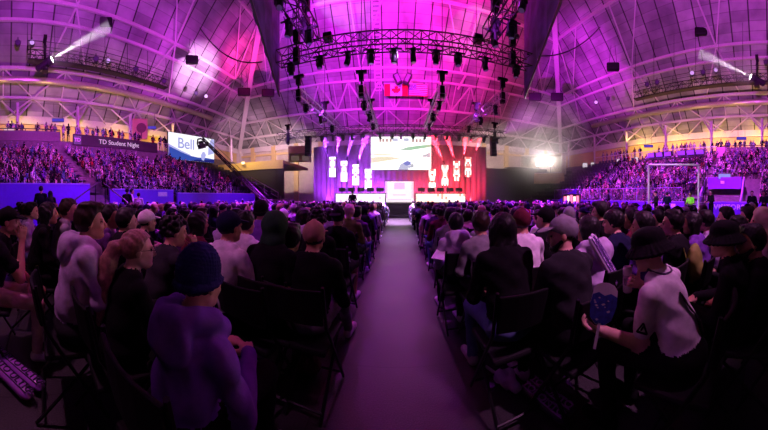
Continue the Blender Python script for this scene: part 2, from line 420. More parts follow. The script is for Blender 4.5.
for sx in (0, 1):                                      # corner ribs and the columns under them
    g = MB(); pts = []
    for k in range(0, 25):
        s = k / 40; x0, x1, y0, y1 = rect(s); pts.append(Vector(((x0, x1)[sx], y1, roof_z(s) - 0.5)))
    for a, b in zip(pts[:-1], pts[1:]): g.bar(a, b, 0.7, 0.9)
    x0, x1, y0, y1 = rect(0.012); g.bar(((x0, x1)[sx], y1, 0), ((x0, x1)[sx], y1, 10.4), 0.9, 0.9)
    trim(g)
# round air duct along each side, lit warm from the concourse
for side in ('left', 'right'):
    d = MB(); hs = half(side, 0.11)
    d.tube(ring_pt(side, 0.11, -hs * 0.9, 0.9), ring_pt(side, 0.11, hs * 0.72, 0.9), 0.34, 12)
    o = d.build('air_duct', mat('galvanised_duct', (0.6, 0.56, 0.5), 0.35, 0.6), rz=ARENA, smooth=True)
    tag(o, 'long round galvanised air duct under the roof over the %s stand' % ('screen-side' if side == 'left' else 'goal-frame'), 'air duct')

# ---- raked stands, concourse decks and fronts
LEFT = dict(x=-11.0, z0=1.0, n=11, pitch=0.98, rise=0.40, sgn=-1, deck=6.45, edge=-22.0, y0=-6, y1=27)
RIGHT = dict(x=15.5, z0=0.55, n=12, pitch=0.94, rise=0.45, sgn=1, deck=6.0, edge=27.0, y0=-6, y1=27)
for nm, st in (('left', LEFT), ('right', RIGHT)):
    g = MB()
    for i in range(st['n']):
        x = st['x'] + st['sgn'] * (0.3 + i * st['pitch']); z = st['z0'] + i * st['rise']
        g.box((x + st['sgn'] * st['pitch'] / 2, (st['y0'] + st['y1']) / 2, z / 2), (st['pitch'], st['y1'] - st['y0'], z))
    tag(g.build('stand_' + nm, concrete, rz=ARENA), kind='structure')
    wx = XL if nm == 'left' else XR
    xa = st['x'] + st['sgn'] * (0.3 + st['n'] * st['pitch'])
    g = MB(); g.box(((xa + wx) / 2, 8, st['deck'] - 0.2), (abs(wx - xa), 56, 0.4)); g.box((xa + st['sgn'] * 0.15, 8, st['deck'] / 2 - .2), (0.3, 56, st['deck'] - .4))
    tag(g.build('floor_concourse_' + nm, concrete, rz=ARENA), kind='structure')
    for k in range(8):                                 # concourse columns
        cx = st['edge'] + st['sgn'] * 2.2; cy = -11.2 + 6.2 * k
        g = MB(); g.tube((cx, cy, st['deck']), (cx, cy, 10.6), 0.16, 8)
        s = 0.03
        g.bar((cx, cy, 9.2), (cx - st['sgn'] * -1.6, cy - 1.6, 11.4), 0.14, 0.14); g.bar((cx, cy, 9.2), (cx - st['sgn'] * -1.6, cy + 1.6, 11.4), 0.14, 0.14)
        trim(g)
# ------------------------------------------------------------------ stage and its screens
SY = 16.8
deck_z = 0.9
st = empty('stage', (0.05, SY, 0), 0, 'low black stage platform at the end of the aisle', 'stage')
o = MB().box((0, 1.8, deck_z - 0.06), (10.2, 3.6, 0.12)).build('deck', mat('stage_deck', (0.02, 0.02, 0.025), 0.35), st)
o = MB().box((0, 1.8, (deck_z - 0.12) / 2), (10.1, 3.5, deck_z - 0.12)).build('skirt', black_cloth, st)
sp = empty('stage_steps', (0.05, SY - 0.02, 0), 0, 'short flight of dark steps with handrails climbing from the aisle to the stage', 'stairs')
g = MB()
for i in range(4): g.box((0, -1.2 + 0.3 * i + 0.15, (i + 1) * 0.1125 * 1.6 / 1.6 + 0), (1.9, 0.3, 0.05))
for i in range(4): g.box((0, -1.2 + 0.3 * i + 0.02, (i + 1) * 0.1125 - 0.07), (1.9, 0.03, 0.1))
for sx in (-0.95, 0.95): g.bar((sx, -1.25, 0.06), (sx, 0, 0.5), 0.06, 0.12)
g.box((0, -0.02, 0.45), (1.9, 0.04, 0.85))
g.build('treads', mat('step_metal', (0.10, 0.10, 0.11), 0.4, 0.3), sp)
for sx in (-0.98, 0.98):
    MB().path([(sx, -1.2, 0.0), (sx, -1.2, 0.85), (sx, -0.05, 1.45), (sx, -0.05, 0.5)], 0.022).build('handrail', black_metal, sp)

# player desks with lit fronts
def led_front(name, cols, seed, parent, w, h, face_y, nx, nz, strength=1.0):
    """a lit display: a black case, a glowing face and blocks of its picture"""
    rnd = random.Random(seed)
    g = MB()
    dx, dz = w / nx, h / nz
    for i in range(nx):
        for k in range(nz):
            g.cur = rnd.choices(range(len(cols)), [c[1] for c in cols])[0]
            x0, x1, z0, z1 = -w / 2 + i * dx, -w / 2 + (i + 1) * dx, k * dz, (k + 1) * dz
            g.poly([(x0, face_y, z0), (x1, face_y, z0), (x1, face_y, z1), (x0, face_y, z1)], [(0, 1, 2, 3)])
    return g.build(name, [c[0] for c in cols], parent)
VW = glow('led_violet_white', (1.0, 0.80, 1.0), 1.6); VV = glow('led_violet', (0.75, 0.35, 1.0), 2.0)
RW = glow('led_warm_white', (1.0, 0.80, 0.72), 1.7); RR = glow('led_red', (1.0, 0.25, 0.2), 2.0); RP = glow('led_pink', (1.0, 0.55, 0.45), 2.2)
for sgn, cols, nm, lab in ((-1, [(VW, 8), (VV, 1)], 'left', 'long player desk with a glowing white-violet front panel, left on stage'), (1, [(RW, 6), (RP, 2), (RR, 1)], 'right', 'long player desk with a glowing white-red front panel, right on stage')):
    xc = -2.78 if sgn < 0 else 3.02
    d = empty('player_desk', (xc, SY + 0.5, deck_z), 0, lab, 'desk')
    MB().box((0, 0.28, 0.34), (3.66, 0.5, 0.64)).build('desk_case', dark_plastic, d)
    MB().box((0, 0.32, 0.68), (3.76, 0.74, 0.04)).build('desk_top', dark_plastic, d)
    led_front('front_panel', cols, 5 + sgn, d, 3.6, 0.6, 0.02, 24, 3).location = (0, 0, 0.04)
    for k in range(5):                                  # the screens on the desk
        mo = empty('monitor', (xc - 1.4 + 0.7 * k, SY + 0.82, deck_z + 0.70), 0, 'gaming monitor on the %s desk on stage, %s from the steps' % ('white-violet' if sgn < 0 else 'white-red', ['first', 'second', 'third', 'fourth', 'fifth'][(4 - k) if sgn < 0 else k]), 'monitor', 'monitors on the stage desks')
        MB().box((0, 0, 0.24), (0.54, 0.03, 0.3)).build('screen', dark_plastic, mo)
        MB().box((0, 0.02, 0.05), (0.05, 0.03, 0.1)).box((0, 0.0, 0.005), (0.2, 0.16, 0.01)).build('stand', dark_plastic, mo)

# centre display on the deck
c = empty('centre_display', (0.03, SY + 1.9, deck_z), 0, 'square bright display standing on the stage between the two desks', 'display')
MB().box((0, 0.08, 0.82), (2.26, 0.12, 1.64)).build('case', dark_plastic, c)
g = MB()
g.poly([(-1.1, 0, 0.02), (1.1, 0, 0.02), (1.1, 0, 1.6), (-1.1, 0, 1.6)], [(0, 1, 2, 3)])
g.build('screen', glow('display_white', (1.0, 0.86, 0.92), 1.3), c)
g = MB()
for x0, x1, z0, z1, k in ((-1.1, -0.92, .3, 1.6, 0), (0.92, 1.1, .3, 1.6, 1), (-0.4, 0.4, 1.0, 1.5, 0), (-0.5, 0.5, 0.5, 0.62, 1), (-.9, .9, .16, .22, 0), (-.72, -.5, 1.2, 1.5, 2), (.5, .72, 1.2, 1.5, 2), (-.3, .3, .7, .86, 2)):
    g.cur = k; g.poly([(x0, -0.004, z0), (x1, -0.004, z0), (x1, -0.004, z1), (x0, -0.004, z1)], [(0, 1, 2, 3)])
g.build('picture', [glow('display_violet', (0.85, 0.4, 1.0), 1.6), glow('display_rose', (1.0, 0.45, 0.55), 1.8), glow('display_amber', (1.0, 0.72, 0.5), 2.4)], c)

# main screen hung from the rig: a racing picture
ms = empty('main_screen', (0.16, SY + 2.2, 3.42), 0, 'large bright main screen showing a racing game above the stage', 'screen')
W, Hh = 4.72, 2.58
MB().box((0, 0.1, Hh / 2), (W + 0.06, 0.16, Hh + 0.06)).build('case', dark_plastic, ms)
g = MB(); g.poly([(-W / 2, 0, 0), (W / 2, 0, 0), (W / 2, 0, Hh), (-W / 2, 0, Hh)], [(0, 1, 2, 3)])
g.build('screen', glow('screen_white', (1.0, 0.98, 0.94), 1.7), ms)
g = MB()
def quad(pts, k):
    g.cur = k; g.poly([(u * W - W / 2, -0.004 - 0.001 * len(g.f), (1 - v) * Hh) for u, v in pts], [tuple(range(len(pts)))])
quad([(0.0, 0.62), (0.30, 0.60), (0.52, 0.66), (0.0, 0.80)], 0)          # sand
quad([(0.45, 0.42), (0.6, 0.32), (1.0, 0.22), (1.0, 0.30), (0.62, 0.42)], 1)   # green verge
quad([(0.0, 0.50), (0.35, 0.53), (0.34, 0.56), (0.0, 0.55)], 0)
quad([(0.50, 0.88), (0.53, 0.82), (0.53, 0.88)], 3)
quad([(0.45, 1.0), (0.49, 0.83), (0.56, 0.78), (0.62, 0.84), (0.62, 1.0)], 3)   # car
quad([(0.53, 0.80), (0.60, 0.73), (0.66, 0.76), (0.66, 0.85), (0.58, 0.88)], 2)
quad([(0.61, 0.88), (0.65, 0.86), (0.68, 0.92), (0.63, 0.96)], 3)
quad([(0.66, 0.83), (0.71, 0.82), (0.71, 0.93), (0.66, 0.94)], 5)
for u in (0.14, 0.19, 0.25, 0.31): quad([(u, 0.06), (u + 0.035, 0.06), (u + 0.035, 0.16), (u, 0.16)], 4)
for u in (0.36, 0.54): quad([(u, 0.05), (u + 0.09, 0.05), (u + 0.09, 0.14), (u, 0.14)], 3)
for u in (0.68, 0.74, 0.80, 0.86): quad([(u, 0.07), (u + 0.035, 0.07), (u + 0.035, 0.17), (u, 0.17)], 4)
quad([(0.86, 0.55), (0.93, 0.52), (0.93, 0.60), (0.86, 0.62)], 5); quad([(0.93, 0.5), (0.985, 0.48), (0.985, 0.62), (0.93, 0.64)], 5)
g.build('game_picture', [glow('scr_sand', (1.0, 0.88, 0.62), 1.0), glow('scr_green', (0.45, 0.78, 0.5), 0.9), glow('scr_blue', (0.25, 0.28, 0.8), 0.85), glow('scr_lilac', (0.66, 0.66, 0.9), 0.9), glow('scr_rust', (0.75, 0.42, 0.42), 0.75), glow('scr_grey', (0.6, 0.62, 0.72), 0.9)], ms)

ORD_ = ['first', 'second', 'third', 'fourth']
# the eight tall player banners
bx = [(332.4, 157, 177), (344, 161, 181.5), (355.7, 164.5, 185.2), (368.2, 169, 189), (432.2, 169, 189.5), (445, 165, 185.5), (456.6, 161, 181), (468.1, 157, 177)]
ordn = ['first', 'second', 'third', 'fourth']
for i, (px, y0, y1) in enumerate(bx):
    p0 = at_y(px, y1, SY + 1.9); hgt = (y1 - y0) / FPX * p0.xy.length
    lf = i < 4
    b = empty('banner_screen', (p0.x, p0.y, deck_z), 0, 'narrow upright player screen over the %s desk, %s step %s from the main screen' % ('violet' if lf else 'red', ordn[3 - i] if lf else ordn[i - 4], 'out'), 'screen', 'upright player screens beside the main screen')
    z0 = p0.z - deck_z
    MB().box((0, 0.05, z0 + hgt / 2), (0.56, 0.08, hgt + 0.05)).build('case', dark_plastic, b)
    MB().box((-.2, 0.05, z0 / 2), (0.05, 0.05, z0)).box((.2, 0.05, z0 / 2), (0.05, 0.05, z0)).box((0, .05, 0.02), (0.7, .5, .04)).build('stand', black_metal, b)
    cols = [(glow('banner_white', (1.0, 0.86, 0.98), 2.6), 8), (glow('banner_violet', (0.6, 0.2, 0.9), 1.3), 3), (glow('banner_grey', (0.7, 0.5, 0.8), 1.1), 2)] if lf else [(glow('banner_hot', (1.0, 0.80, 0.76), 2.8), 6), (glow('banner_red', (1.0, 0.12, 0.10), 1.5), 4), (glow('banner_rose', (1.0, 0.45, 0.40), 1.6), 3)]
    gg = MB(); rnd = random.Random(40 + i); dz = hgt / 9
    for k in range(9):                                   # mirrored blocks: a portrait and a name
        for j in range(3):
            if lf: c_ = 0 if k < 3 or k > 7 else rnd.choices([0, 1, 2], [6, 2, 2])[0]
            else: c_ = rnd.choices([0, 1, 2], [5, 4, 3])[0]
            for s in (-1, 1):
                gg.cur = c_; xs = sorted((s * j * 0.087, s * (j + 1) * 0.087))
                gg.poly([(xs[0], 0, z0 + k * dz), (xs[1], 0, z0 + k * dz), (xs[1], 0, z0 + (k + 1) * dz), (xs[0], 0, z0 + (k + 1) * dz)], [(0, 1, 2, 3)])
    gg.build('screen', [c_[0] for c_ in cols], b)

# slim beam lamps on poles above the player banners
for i, (p0, p1, c) in enumerate(BEAMS):
    a_ = beam_pt(*p0, 19.0); d_ = (beam_pt(*p1, 18.9) - a_).normalized()
    b = empty('pole_lamp', (a_.x, a_.y, deck_z), 0, 'slim lamp on a pole throwing a %s beam up, %s from the main screen' % (('violet', ORD_[3 - i]) if i < 4 else ('red', ORD_[i - 4])), 'stage light', 'beam lamps on poles over the desks')
    q = d_.to_track_quat('Z', 'Y').to_matrix().to_4x4(); z = a_.z - deck_z
    MB().lathe([(0.05, -0.30), (0.07, -0.28), (0.085, -0.06), (0.07, -0.05)], (0, 0, z), 10, Matrix.Translation((0, 0, z)) @ q @ Matrix.Translation((0, 0, -z))).build('barrel', dark_plastic, b)
    MB().tube((0, 0.02, 0), (0, 0.02, z - 0.25), 0.025).box((0, 0.02, 0.02), (.4, .4, .04)).build('pole', black_metal, b)

# black drape behind the stage
g = MB(); n = 150; x0, x1 = -7.5, 7.7
pts = []
for i in range(n + 1):
    x = x0 + (x1 - x0) * i / n; y = 20.6 + 0.06 * math.sin(i * 1.3) + 0.03 * math.sin(i * 0.7)
    pts += [(x, y, 0.02), (x, y, 5.75), (x, y + 0.02, 5.75), (x, y + 0.02, 0.02)]
g.poly(pts, [(4 * i + a, 4 * i + 4 + a, 4 * i + 4 + b, 4 * i + b) for i in range(n) for a, b in ((0, 1), (1, 2), (2, 3))])
tag(g.build('stage_drape', mat('drape', (0.14, 0.11, 0.14), 0.85), smooth=True), 'tall black drape hung across the back of the stage', 'curtain')

# ------------------------------------------------------------------ trusses
def truss_mb(a, b, w=0.42, step=0.5, r=0.024, drop=None):
    """box truss from a to b: four chords, W lacing on each face"""
    a, b = Vector(a), Vector(b); d = (b - a).normalized(); side = d.cross(Vector((0, 0, 1))).normalized() * w / 2; up = Vector((0, 0, w / 2))
    L = (b - a).length; n = max(2, round(L / step)); g = MB()
    cs = [(-1, -1), (1, -1), (1, 1), (-1, 1)]
    for s, u in cs: g.tube(a + s * side + u * up, b + s * side + u * up, r, 5)
    for i in range(n):
        p, q = a + d * (L * i / n), a + d * (L * (i + 1) / n)
        for k in range(4):
            (s0, u0), (s1, u1) = cs[k], cs[(k + 1) % 4]
            e0, e1 = (p, q) if i % 2 else (q, p)
            g.tube(e0 + s0 * side + u0 * up, e1 + s1 * side + u1 * up, r * 0.6, 4)
            g.tube(p + s0 * side + u0 * up, p + s1 * side + u1 * up, r * 0.6, 4)
    return g
truss_metal = mat('black_truss', (0.02, 0.018, 0.022), 0.4, 0.4)
pale_truss = mat('aluminium_truss', (0.42, 0.40, 0.44), 0.35, 0.7)
def truss(a, b, label, hoists=(), mt=None, w=0.42, group=None, hang=None):
    a, b = Vector(a), Vector(b)
    t = empty('lighting_truss', a, 0, label, 'truss', group)
    truss_mb((0, 0, 0), b - a, w).build('lattice', mt or truss_metal, t)
    for f in hoists:                                     # chain hoist and its cable up to the roof
        p = (b - a) * f
        h = MB(); h.box(p + Vector((0, 0, 0.62)), (0.22, 0.18, 0.34)).box(p + Vector((0, 0, 0.84)), (0.5, 0.14, 0.12)).tube(p + Vector((0, 0, 0.2)), p + Vector((0, 0, .5)), 0.04)
        h.box(p + Vector((0, 0, -0.05)), (0.2, 0.2, 0.5))
        ho = h.build('chain_hoist', black_metal, t)
        MB().tube(p + Vector((0, 0, 0.9)), p + Vector((0, 0, hang or 10)), 0.02, 4).build('hoist_chain', black_metal, ho)
    return t

def make_mover():
    m = empty('moving_head')
    MB().box((0, 0, -0.1), (0.30, 0.26, 0.14)).box((0, 0, -0.02), (0.1, 0.1, 0.1)).box((0, 0, 0), (0.74, 0.05, 0.06)).box((0, 0, 0), (0.05, 0.74, 0.06)).build('base', dark_plastic, m)
    MB().box((-0.17, 0, -0.30), (0.05, 0.16, 0.34)).box((0.17, 0, -0.30), (0.05, 0.16, 0.34)).box((0, 0, -0.17), (0.38, 0.16, 0.05)).build('yoke', dark_plastic, m)
    h = MB(); h.lathe([(0.07, 0.2), (0.12, 0.15), (0.135, -0.02), (0.14, -0.2), (0.12, -0.24)], (0, 0, -0.40), 10)
    hd = h.build('lamp_head', dark_plastic, m, smooth=False)
    lens = MB(); lens.lathe([(0.1, 0.0), (0.1, -0.012)], (0, 0, -0.641), 12)
    lens.build('lens', mat('lens_glass', (0.3, 0.3, 0.45), 0.08, 0, 0.05, emit=(0.6, 0.6, 1.0), estr=0.03), hd)
    return m
proto_mover = make_mover(); mover_used = False
def mover(loc, label, group, tilt=0.0, rz=0.0, scale=1.0):
    global mover_used
    o = copy_tree(proto_mover) if mover_used else proto_mover
    mover_used = True
    o.location = loc; o.rotation_euler = (0, 0, math.pi / 2 * int(rz)); o.scale = (scale,) * 3
    tag(o, label, 'stage light', group)
    for ch in o.children:
        if ch.name.startswith('lamp_head') and tilt:
            ch.rotation_euler = (tilt, 0, 0); ch.location = (0, -0.36 * math.sin(tilt), -0.36 + 0.36 * math.cos(tilt))
    return o

ORD = ['first', 'second', 'third', 'fourth', 'fifth', 'sixth', 'seventh', 'eighth', 'ninth', 'tenth', 'eleventh', 'twelfth', 'thirteenth', 'fourteenth', 'fifteenth', 'sixteenth', 'seventeenth', 'eighteenth', 'nineteenth', 'twentieth', 'twenty-first', 'twenty-second', 'twenty-third', 'twenty-fourth', 'twenty-fifth', 'twenty-sixth', 'twenty-seventh', 'twenty-eighth', 'twenty-ninth', 'thirtieth']
RIG = 6.62
truss((-4.4, 8.2, RIG), (4.85, 8.2, RIG), 'long black box truss spanning the hall above the aisle, nearest of the cross trusses', (0.08, 0.92), w=0.46)
for i, px in enumerate([291, 320, 348, 371, 394, 413, 436, 458, 485, 516]):
    p = at_y(px, 50, 8.2)
    mover((p.x, 8.2, RIG - 0.25), 'moving-head lamp hanging under the near cross truss, %s from its left end' % ORD[i], 'lamps under the near cross truss', tilt=random.Random(i).uniform(-0.35, 0.35), rz=i * 0.7, scale=0.72)
for i, px in enumerate([328, 478]):
    p = at_y(px, 40, 8.2); f = MB()
    f.box((0, 0, 0.12), (0.3, 0.3, 0.22)).tube((0, 0, 0), (0, 0, 0.02), 0.1)
    tag(bevel(f.build('truss_dimmer', black_metal, loc=(p.x, 8.2, RIG + 0.235))), 'small black dimmer box sitting on the near cross truss, %s end' % ('left' if i == 0 else 'right'), 'dimmer box')
truss((-2.75, 7.4, RIG), (-2.9, -3.0, RIG), 'black truss running overhead towards the stage, left of the aisle', (0.05,))
truss((2.85, 7.4, RIG), (3.0, -3.0, RIG), 'black truss running overhead towards the stage, right of the aisle', (0.05,))
for i, (x, y) in enumerate([(-2.6, 6.7), (-3.0, 6.2), (-2.75, 5.2), (2.8, 6.8), (3.1, 6.2), (2.9, 5.2)]):
    mover((x, y, RIG - 0.23), 'moving-head lamp under the overhead truss %s the aisle, %s from its stage end' % ('left of' if x < 0 else 'right of', ORD[i % 3]), 'lamps under the overhead trusses', rz=i, scale=0.72)
truss((-9.3, 17.25, 6.1), (8.0, 17.25, 6.1), 'longest truss, spanning the stage front above the main screen', (0.05, 0.95), w=0.5)
for i, px in enumerate([288, 309, 322, 333, 343, 352, 363, 380, 392, 401, 413, 425, 436, 447, 459, 471, 484, 497]):
    p = at_y(px, 130, 17.25)
    mover((p.x, 17.25, 5.83), 'moving-head lamp under the stage truss, %s from its left end' % ORD[i], 'lamps under the stage truss', tilt=0.3 * math.sin(i * 2.1), rz=i, scale=0.68)
for i, (x0, y0, x1) in enumerate([(-1.68, 10.6, -1.62), (1.93, 10.6, 1.9), (-4.55, 10.2, -4.2), (4.8, 10.4, 4.4)]):
    nm = ['left of the main screen', 'right of the main screen', 'further left, over the violet desk', 'further right, over the red desk'][i]
    truss((x0, y0, 6.12), (x1, 16.9, 6.12), 'truss running towards the stage %s' % nm, (0.03, 0.55), mt=pale_truss, w=0.36)
    for k, f in enumerate((0.15, 0.45, 0.75)):
        mover((x0 + (x1 - x0) * f, y0 + (16.9 - y0) * f, 5.94), 'lamp under the truss running %s, %s from its near end' % (nm, ORD[k]), 'lamps under the lengthwise trusses', rz=k + i, scale=0.7)

# line arrays
for px, nm in ((308, 'left'), (493.5, 'right')):
    p = at_y(px, 131, 17.0)
    a = empty('line_array', (p.x, 17.0, 4.35), 0, 'black hanging column of loudspeakers at the %s end of the stage' % nm, 'loudspeaker')
    for k in range(6):
        bevel(MB().box((0, 0, 0), (0.42, 0.36, 0.24), rx=0.05 * (2 - k)).build('cabinet', dark_plastic, a, loc=(0, 0.02 * k, 0.13 + 0.25 * k)), 0.02)
    MB().tube((0, 0.05, 1.45), (0, 0.05, 1.54), 0.03, 5).build('hanging_cable', black_metal, a)
# loudspeakers hung round the roof
speaker_black = mat('speaker_black', (0.004, 0.004, 0.005), 0.6, spec=0.2)
def roof_speaker(px, py, r, label):
    p = at(px, py, r)
    s = empty('roof_speaker', p, -math.atan2(p.x, p.y), label, 'loudspeaker', 'loudspeakers hung under the roof')
    k = r / 25
    b = MB().box((0, 0, 0), (1.3 * k, 0.8 * k, 0.75 * k), rx=0.25).build('cabinet', speaker_black, s); bevel(b, 0.16, 3)
    MB().box((0, -0.42 * k, -0.06 * k), (1.0 * k, 0.03, 0.46 * k), rx=0.25).build('grille', speaker_black, s)
    MB().tube((-0.4 * k, 0, 0.3 * k), (-0.2 * k, 0, 2.2 * k), 0.03, 4).tube((0.4 * k, 0, 0.3 * k), (0.2 * k, 0, 2.2 * k), 0.03, 4).build('bracket', black_metal, s)
roof_speaker(106, 22, 23, 'black loudspeaker under the roof high over the left stand')
roof_speaker(192, 60, 27, 'black loudspeaker beside the white-lit patch of the roof')
roof_speaker(244, 92, 32, 'black loudspeaker hung beside the corner rib left of the stage')
roof_speaker(268, 93, 30, 'small black loudspeaker hung at the tip of the left drop banner')
roof_speaker(701, 32, 27, 'black loudspeaker under the roof high over the right stand')
roof_speaker(613, 67, 29, 'black loudspeaker under the magenta part of the right-hand roof')
roof_speaker(557, 97, 33, 'black loudspeaker hung beside the corner rib right of the stage')
roof_speaker(535, 97, 31, 'small black loudspeaker hung at the tip of the right drop banner')
for px, t, nm in ((397.5, 0.45, 'left'), (407.5, -0.45, 'right')):
    p = at(px, 79, 27)
    s = empty('cluster_speaker', p, 0, 'black loudspeaker tilted out in the pair above the flags, %s one' % nm, 'loudspeaker', 'pair of loudspeakers above the flags')
    M = MB().box((0, 0, 0), (0.62, 0.6, 1.15), ry=-t); bevel(M.build('cabinet', dark_plastic, s), 0.05)
    MB().box((0, -0.32, 0), (0.4, 0.03, 0.85), ry=-t).build('grille', mat('grey_grille', (0.16, 0.15, 0.2), 0.5), s)
    MB().tube((0, 0, 0.5), (0, 0, 6), 0.03, 4).build('hanging_cable', black_metal, s)

# flags
fm_red, fm_white = mat('flag_red', (0.65, 0.01, 0.03), 0.8), mat('flag_white', (0.8, 0.75, 0.78), 0.8)
FD = 31.0
def flag_root(px0, px1, py0, py1, label):
    a, b = at_y(px0, py0, FD), at_y(px1, py1, FD)
    r = empty('flag', (a.x, FD, b.z), 0, label, 'flag'); return r, b.x - a.x, a.z - b.z
def flat(g, pts, y, k):
    g.cur = k; n = len(pts); g.poly([(x, y, z) for x, z in pts] + [(x, y + 0.02, z) for x, z in pts], [tuple(range(n)), tuple(range(2 * n - 1, n - 1, -1))] + [(i, i + n, (i + 1) % n + n, (i + 1) % n) for i in range(n)])
r, w, h = flag_root(384.5, 407.8, 84, 96, 'red and white maple leaf flag hanging under the roof')
g = MB()
flat(g, [(0, 0), (w / 4, 0), (w / 4, h), (0, h)], 0, 0); flat(g, [(w * .75, 0), (w, 0), (w, h), (w * .75, h)], 0, 0); flat(g, [(w / 4, 0), (w * .75, 0), (w * .75, h), (w / 4, h)], 0, 1)
leaf = [(0, .42), (.07, .28), (.19, .34), (.15, .08), (.26, .18), (.29, .12), (.42, .15), (.37, .0), (.42, -.04), (.2, -.22), (.22, -.3), (.03, -.26), (.03, -.45)]
leaf = [(x, z) for x, z in leaf] + [(-x, z) for x, z in leaf[::-1][:-1]]
flat(g, [(w / 2 + x * h * .95, h / 2 + z * h * .95) for x, z in leaf[::-1]], -0.03, 0)
g.build('cloth', [fm_red, fm_white], r)
MB().tube((-.1, 0, h + .05), (w + .1, 0, h + .05), 0.04, 6).build('pole', white_steel, r)
r, w, h = flag_root(409.3, 427.3, 84, 96.5, 'stars and stripes flag hanging beside the maple leaf flag')
g = MB()
for i in range(13):
    z0 = h * (12 - i) / 13; flat(g, [(0, z0), (w, z0), (w, z0 + h / 13), (0, z0 + h / 13)], 0, i % 2)
flat(g, [(0, h * 6 / 13), (w * .4, h * 6 / 13), (w * .4, h), (0, h)], -0.015, 2)
for i in range(9):
    for k in range(6 if i % 2 == 0 else 5):
        cx, cz = w * .4 * (k + (0.5 if i % 2 == 0 else 1)) / 6, h * 6 / 13 + h * 7 / 13 * (i + .5) / 9
        flat(g, [(cx + 0.05 * (1 if j % 2 == 0 else .4) * math.sin(j * math.pi / 5), cz + 0.05 * (1 if j % 2 == 0 else .4) * math.cos(j * math.pi / 5)) for j in range(10)], -0.03, 1)
g.build('cloth', [fm_red, fm_white, mat('flag_blue', (0.03, 0.04, 0.25), 0.8)], r)
MB().tube((-.1, 0, h + .05), (w + .1, 0, h + .05), 0.04, 6).build('pole', white_steel, r)
# access ladder up the roof
lp = [(rotA(DCX - 4.4, rect(s)[3], roof_z(s) - 1.2)) for s in [0.2 + 0.02 * i for i in range(16)]]
ld = empty('roof_ladder', lp[0], 0, 'white access ladder climbing the middle of the roof above the flags', 'ladder')
for sx in (-0.42, 0.42): MB().path([p - lp[0] + Vector((sx, 0, 0)) for p in lp], 0.08, 5).build('rail', white_steel, ld)
g = MB()
for a, b in zip(lp[:-1], lp[1:]):
    for t in (0, 0.5):
        p = a.lerp(b, t) - lp[0]; g.box(p, (0.84, 0.14, 0.14))
g.build('rungs', white_steel, ld)

# drop banners beside the rig
bcl = mat('banner_cloth', (0.10, 0.035, 0.20), 0.7, 0, 0.6, 0.9)
for sgn, nm in ((-1, 'left'), (1, 'right')):
    far, near = Vector((sgn * 9.0, 16.9, 9.2)), Vector((sgn * 5.0, 6.6, 9.2))
    if sgn > 0: far = Vector((9.4, 16.6, 9.05)); near = Vector((5.6, 6.8, 9.05))
    b = empty('drop_banner', far, 0, 'huge purple drop banner hanging from the roof %s of the rig' % nm, 'banner')
    d = near - far; g = MB(); n = 24; side = d.cross(Vector((0, 0, 1))).normalized(); pts = []
    for i in range(n + 1):
        o_ = d * (i / n) + side * 0.10 * math.sin(i * 1.1)
        pts += [o_, o_ + Vector((0, 0, 8)), o_ + side * .03 + Vector((0, 0, 8)), o_ + side * .03]
    g.poly(pts, [(4 * i + a, 4 * i + 4 + a, 4 * i + 4 + c2, 4 * i + c2) for i in range(n) for a, c2 in ((0, 1), (1, 2), (2, 3), (3, 0))] + [(0, 1, 2, 3), (4 * n + 3, 4 * n + 2, 4 * n + 1, 4 * n)])
    g.build('cloth', bcl, b, smooth=True)
    MB().tube((0, 0, 0), d, 0.06, 6).build('bottom_bar', black_metal, b)
    MB().tube((0, 0, 8), d + Vector((0, 0, 8)), 0.06, 6).build('top_bar', black_metal, b)
    for t in (0.1, 0.5, 0.9):
        q = far + d * t; lx, ly = q.x * math.cos(ARENA) + q.y * math.sin(ARENA), q.y * math.cos(ARENA) - q.x * math.sin(ARENA)
        sr = min((lx - XL) / (DCX - XL), (XR - lx) / (XR - DCX), (YF - ly) / (YF - DCY))
        MB().tube(d * t + Vector((0, 0, 8)), d * t + Vector((0, 0, roof_z(sr) - far.z)), 0.02, 4).build('hanging_cable', black_metal, b)
# loose cables swagged to the corners
for a, b, nm in (((200, 28), (262, 62), 'left'), ((600, 27), (527, 54), 'right')):
    p, q = at(*a, 22), at(*b, 17); pts = []
    for i in range(13):
        t = i / 12; v = p.lerp(q, t); v.z -= 3.2 * t * (1 - t) * 4 * 0.35; pts.append(v)
    tag(MB().path(pts, 0.05, 5).build('slack_cable', black_metal), 'slack black cable swagged under the roof beside the %s drop banner' % nm, 'cable')

# catwalk trusses over the stands with lamps and follow spots
def catwalk(side):
    lf = side == 'left'
    x = -22 if lf else 25.5; z = 14.0 if lf else 14.1; y0, y1 = (2.0, 17.0) if lf else (0.5, 16.0)
    if not lf: z = 13.6
    c = empty('catwalk_truss', rotA(x, y0, z), ARENA, 'black lattice catwalk truss carrying lamps above the %s' % ('screen-side stand' if lf else 'goal-frame stand'), 'truss')
    truss_mb((0, 0, 0), (0, y1 - y0, 0), 0.8, 0.7, 0.04).build('lattice', black_metal, c)
    MB().box((0, (y1 - y0) / 2, -0.42), (0.7, y1 - y0, 0.05)).build('walkway', black_metal, c)
    MB().tube((0.4, 0, 1.2), (0.4, y1 - y0, 1.2), 0.03).tube((-0.4, 0, 1.2), (-0.4, y1 - y0, 1.2), 0.03).build('handrail', black_metal, c)
    g = MB()
    for k in range(7):
        yy = (y1 - y0) * k / 6; g.tube((0.4, yy, 0.3), (0.4, yy, 1.2), 0.025, 4); g.tube((-0.4, yy, 0.3), (-0.4, yy, 1.2), 0.025, 4); g.tube((0, yy, .4), (0, yy, 6), 0.025, 4)
    g.build('hangers', black_metal, c)
catwalk('left'); catwalk('right')
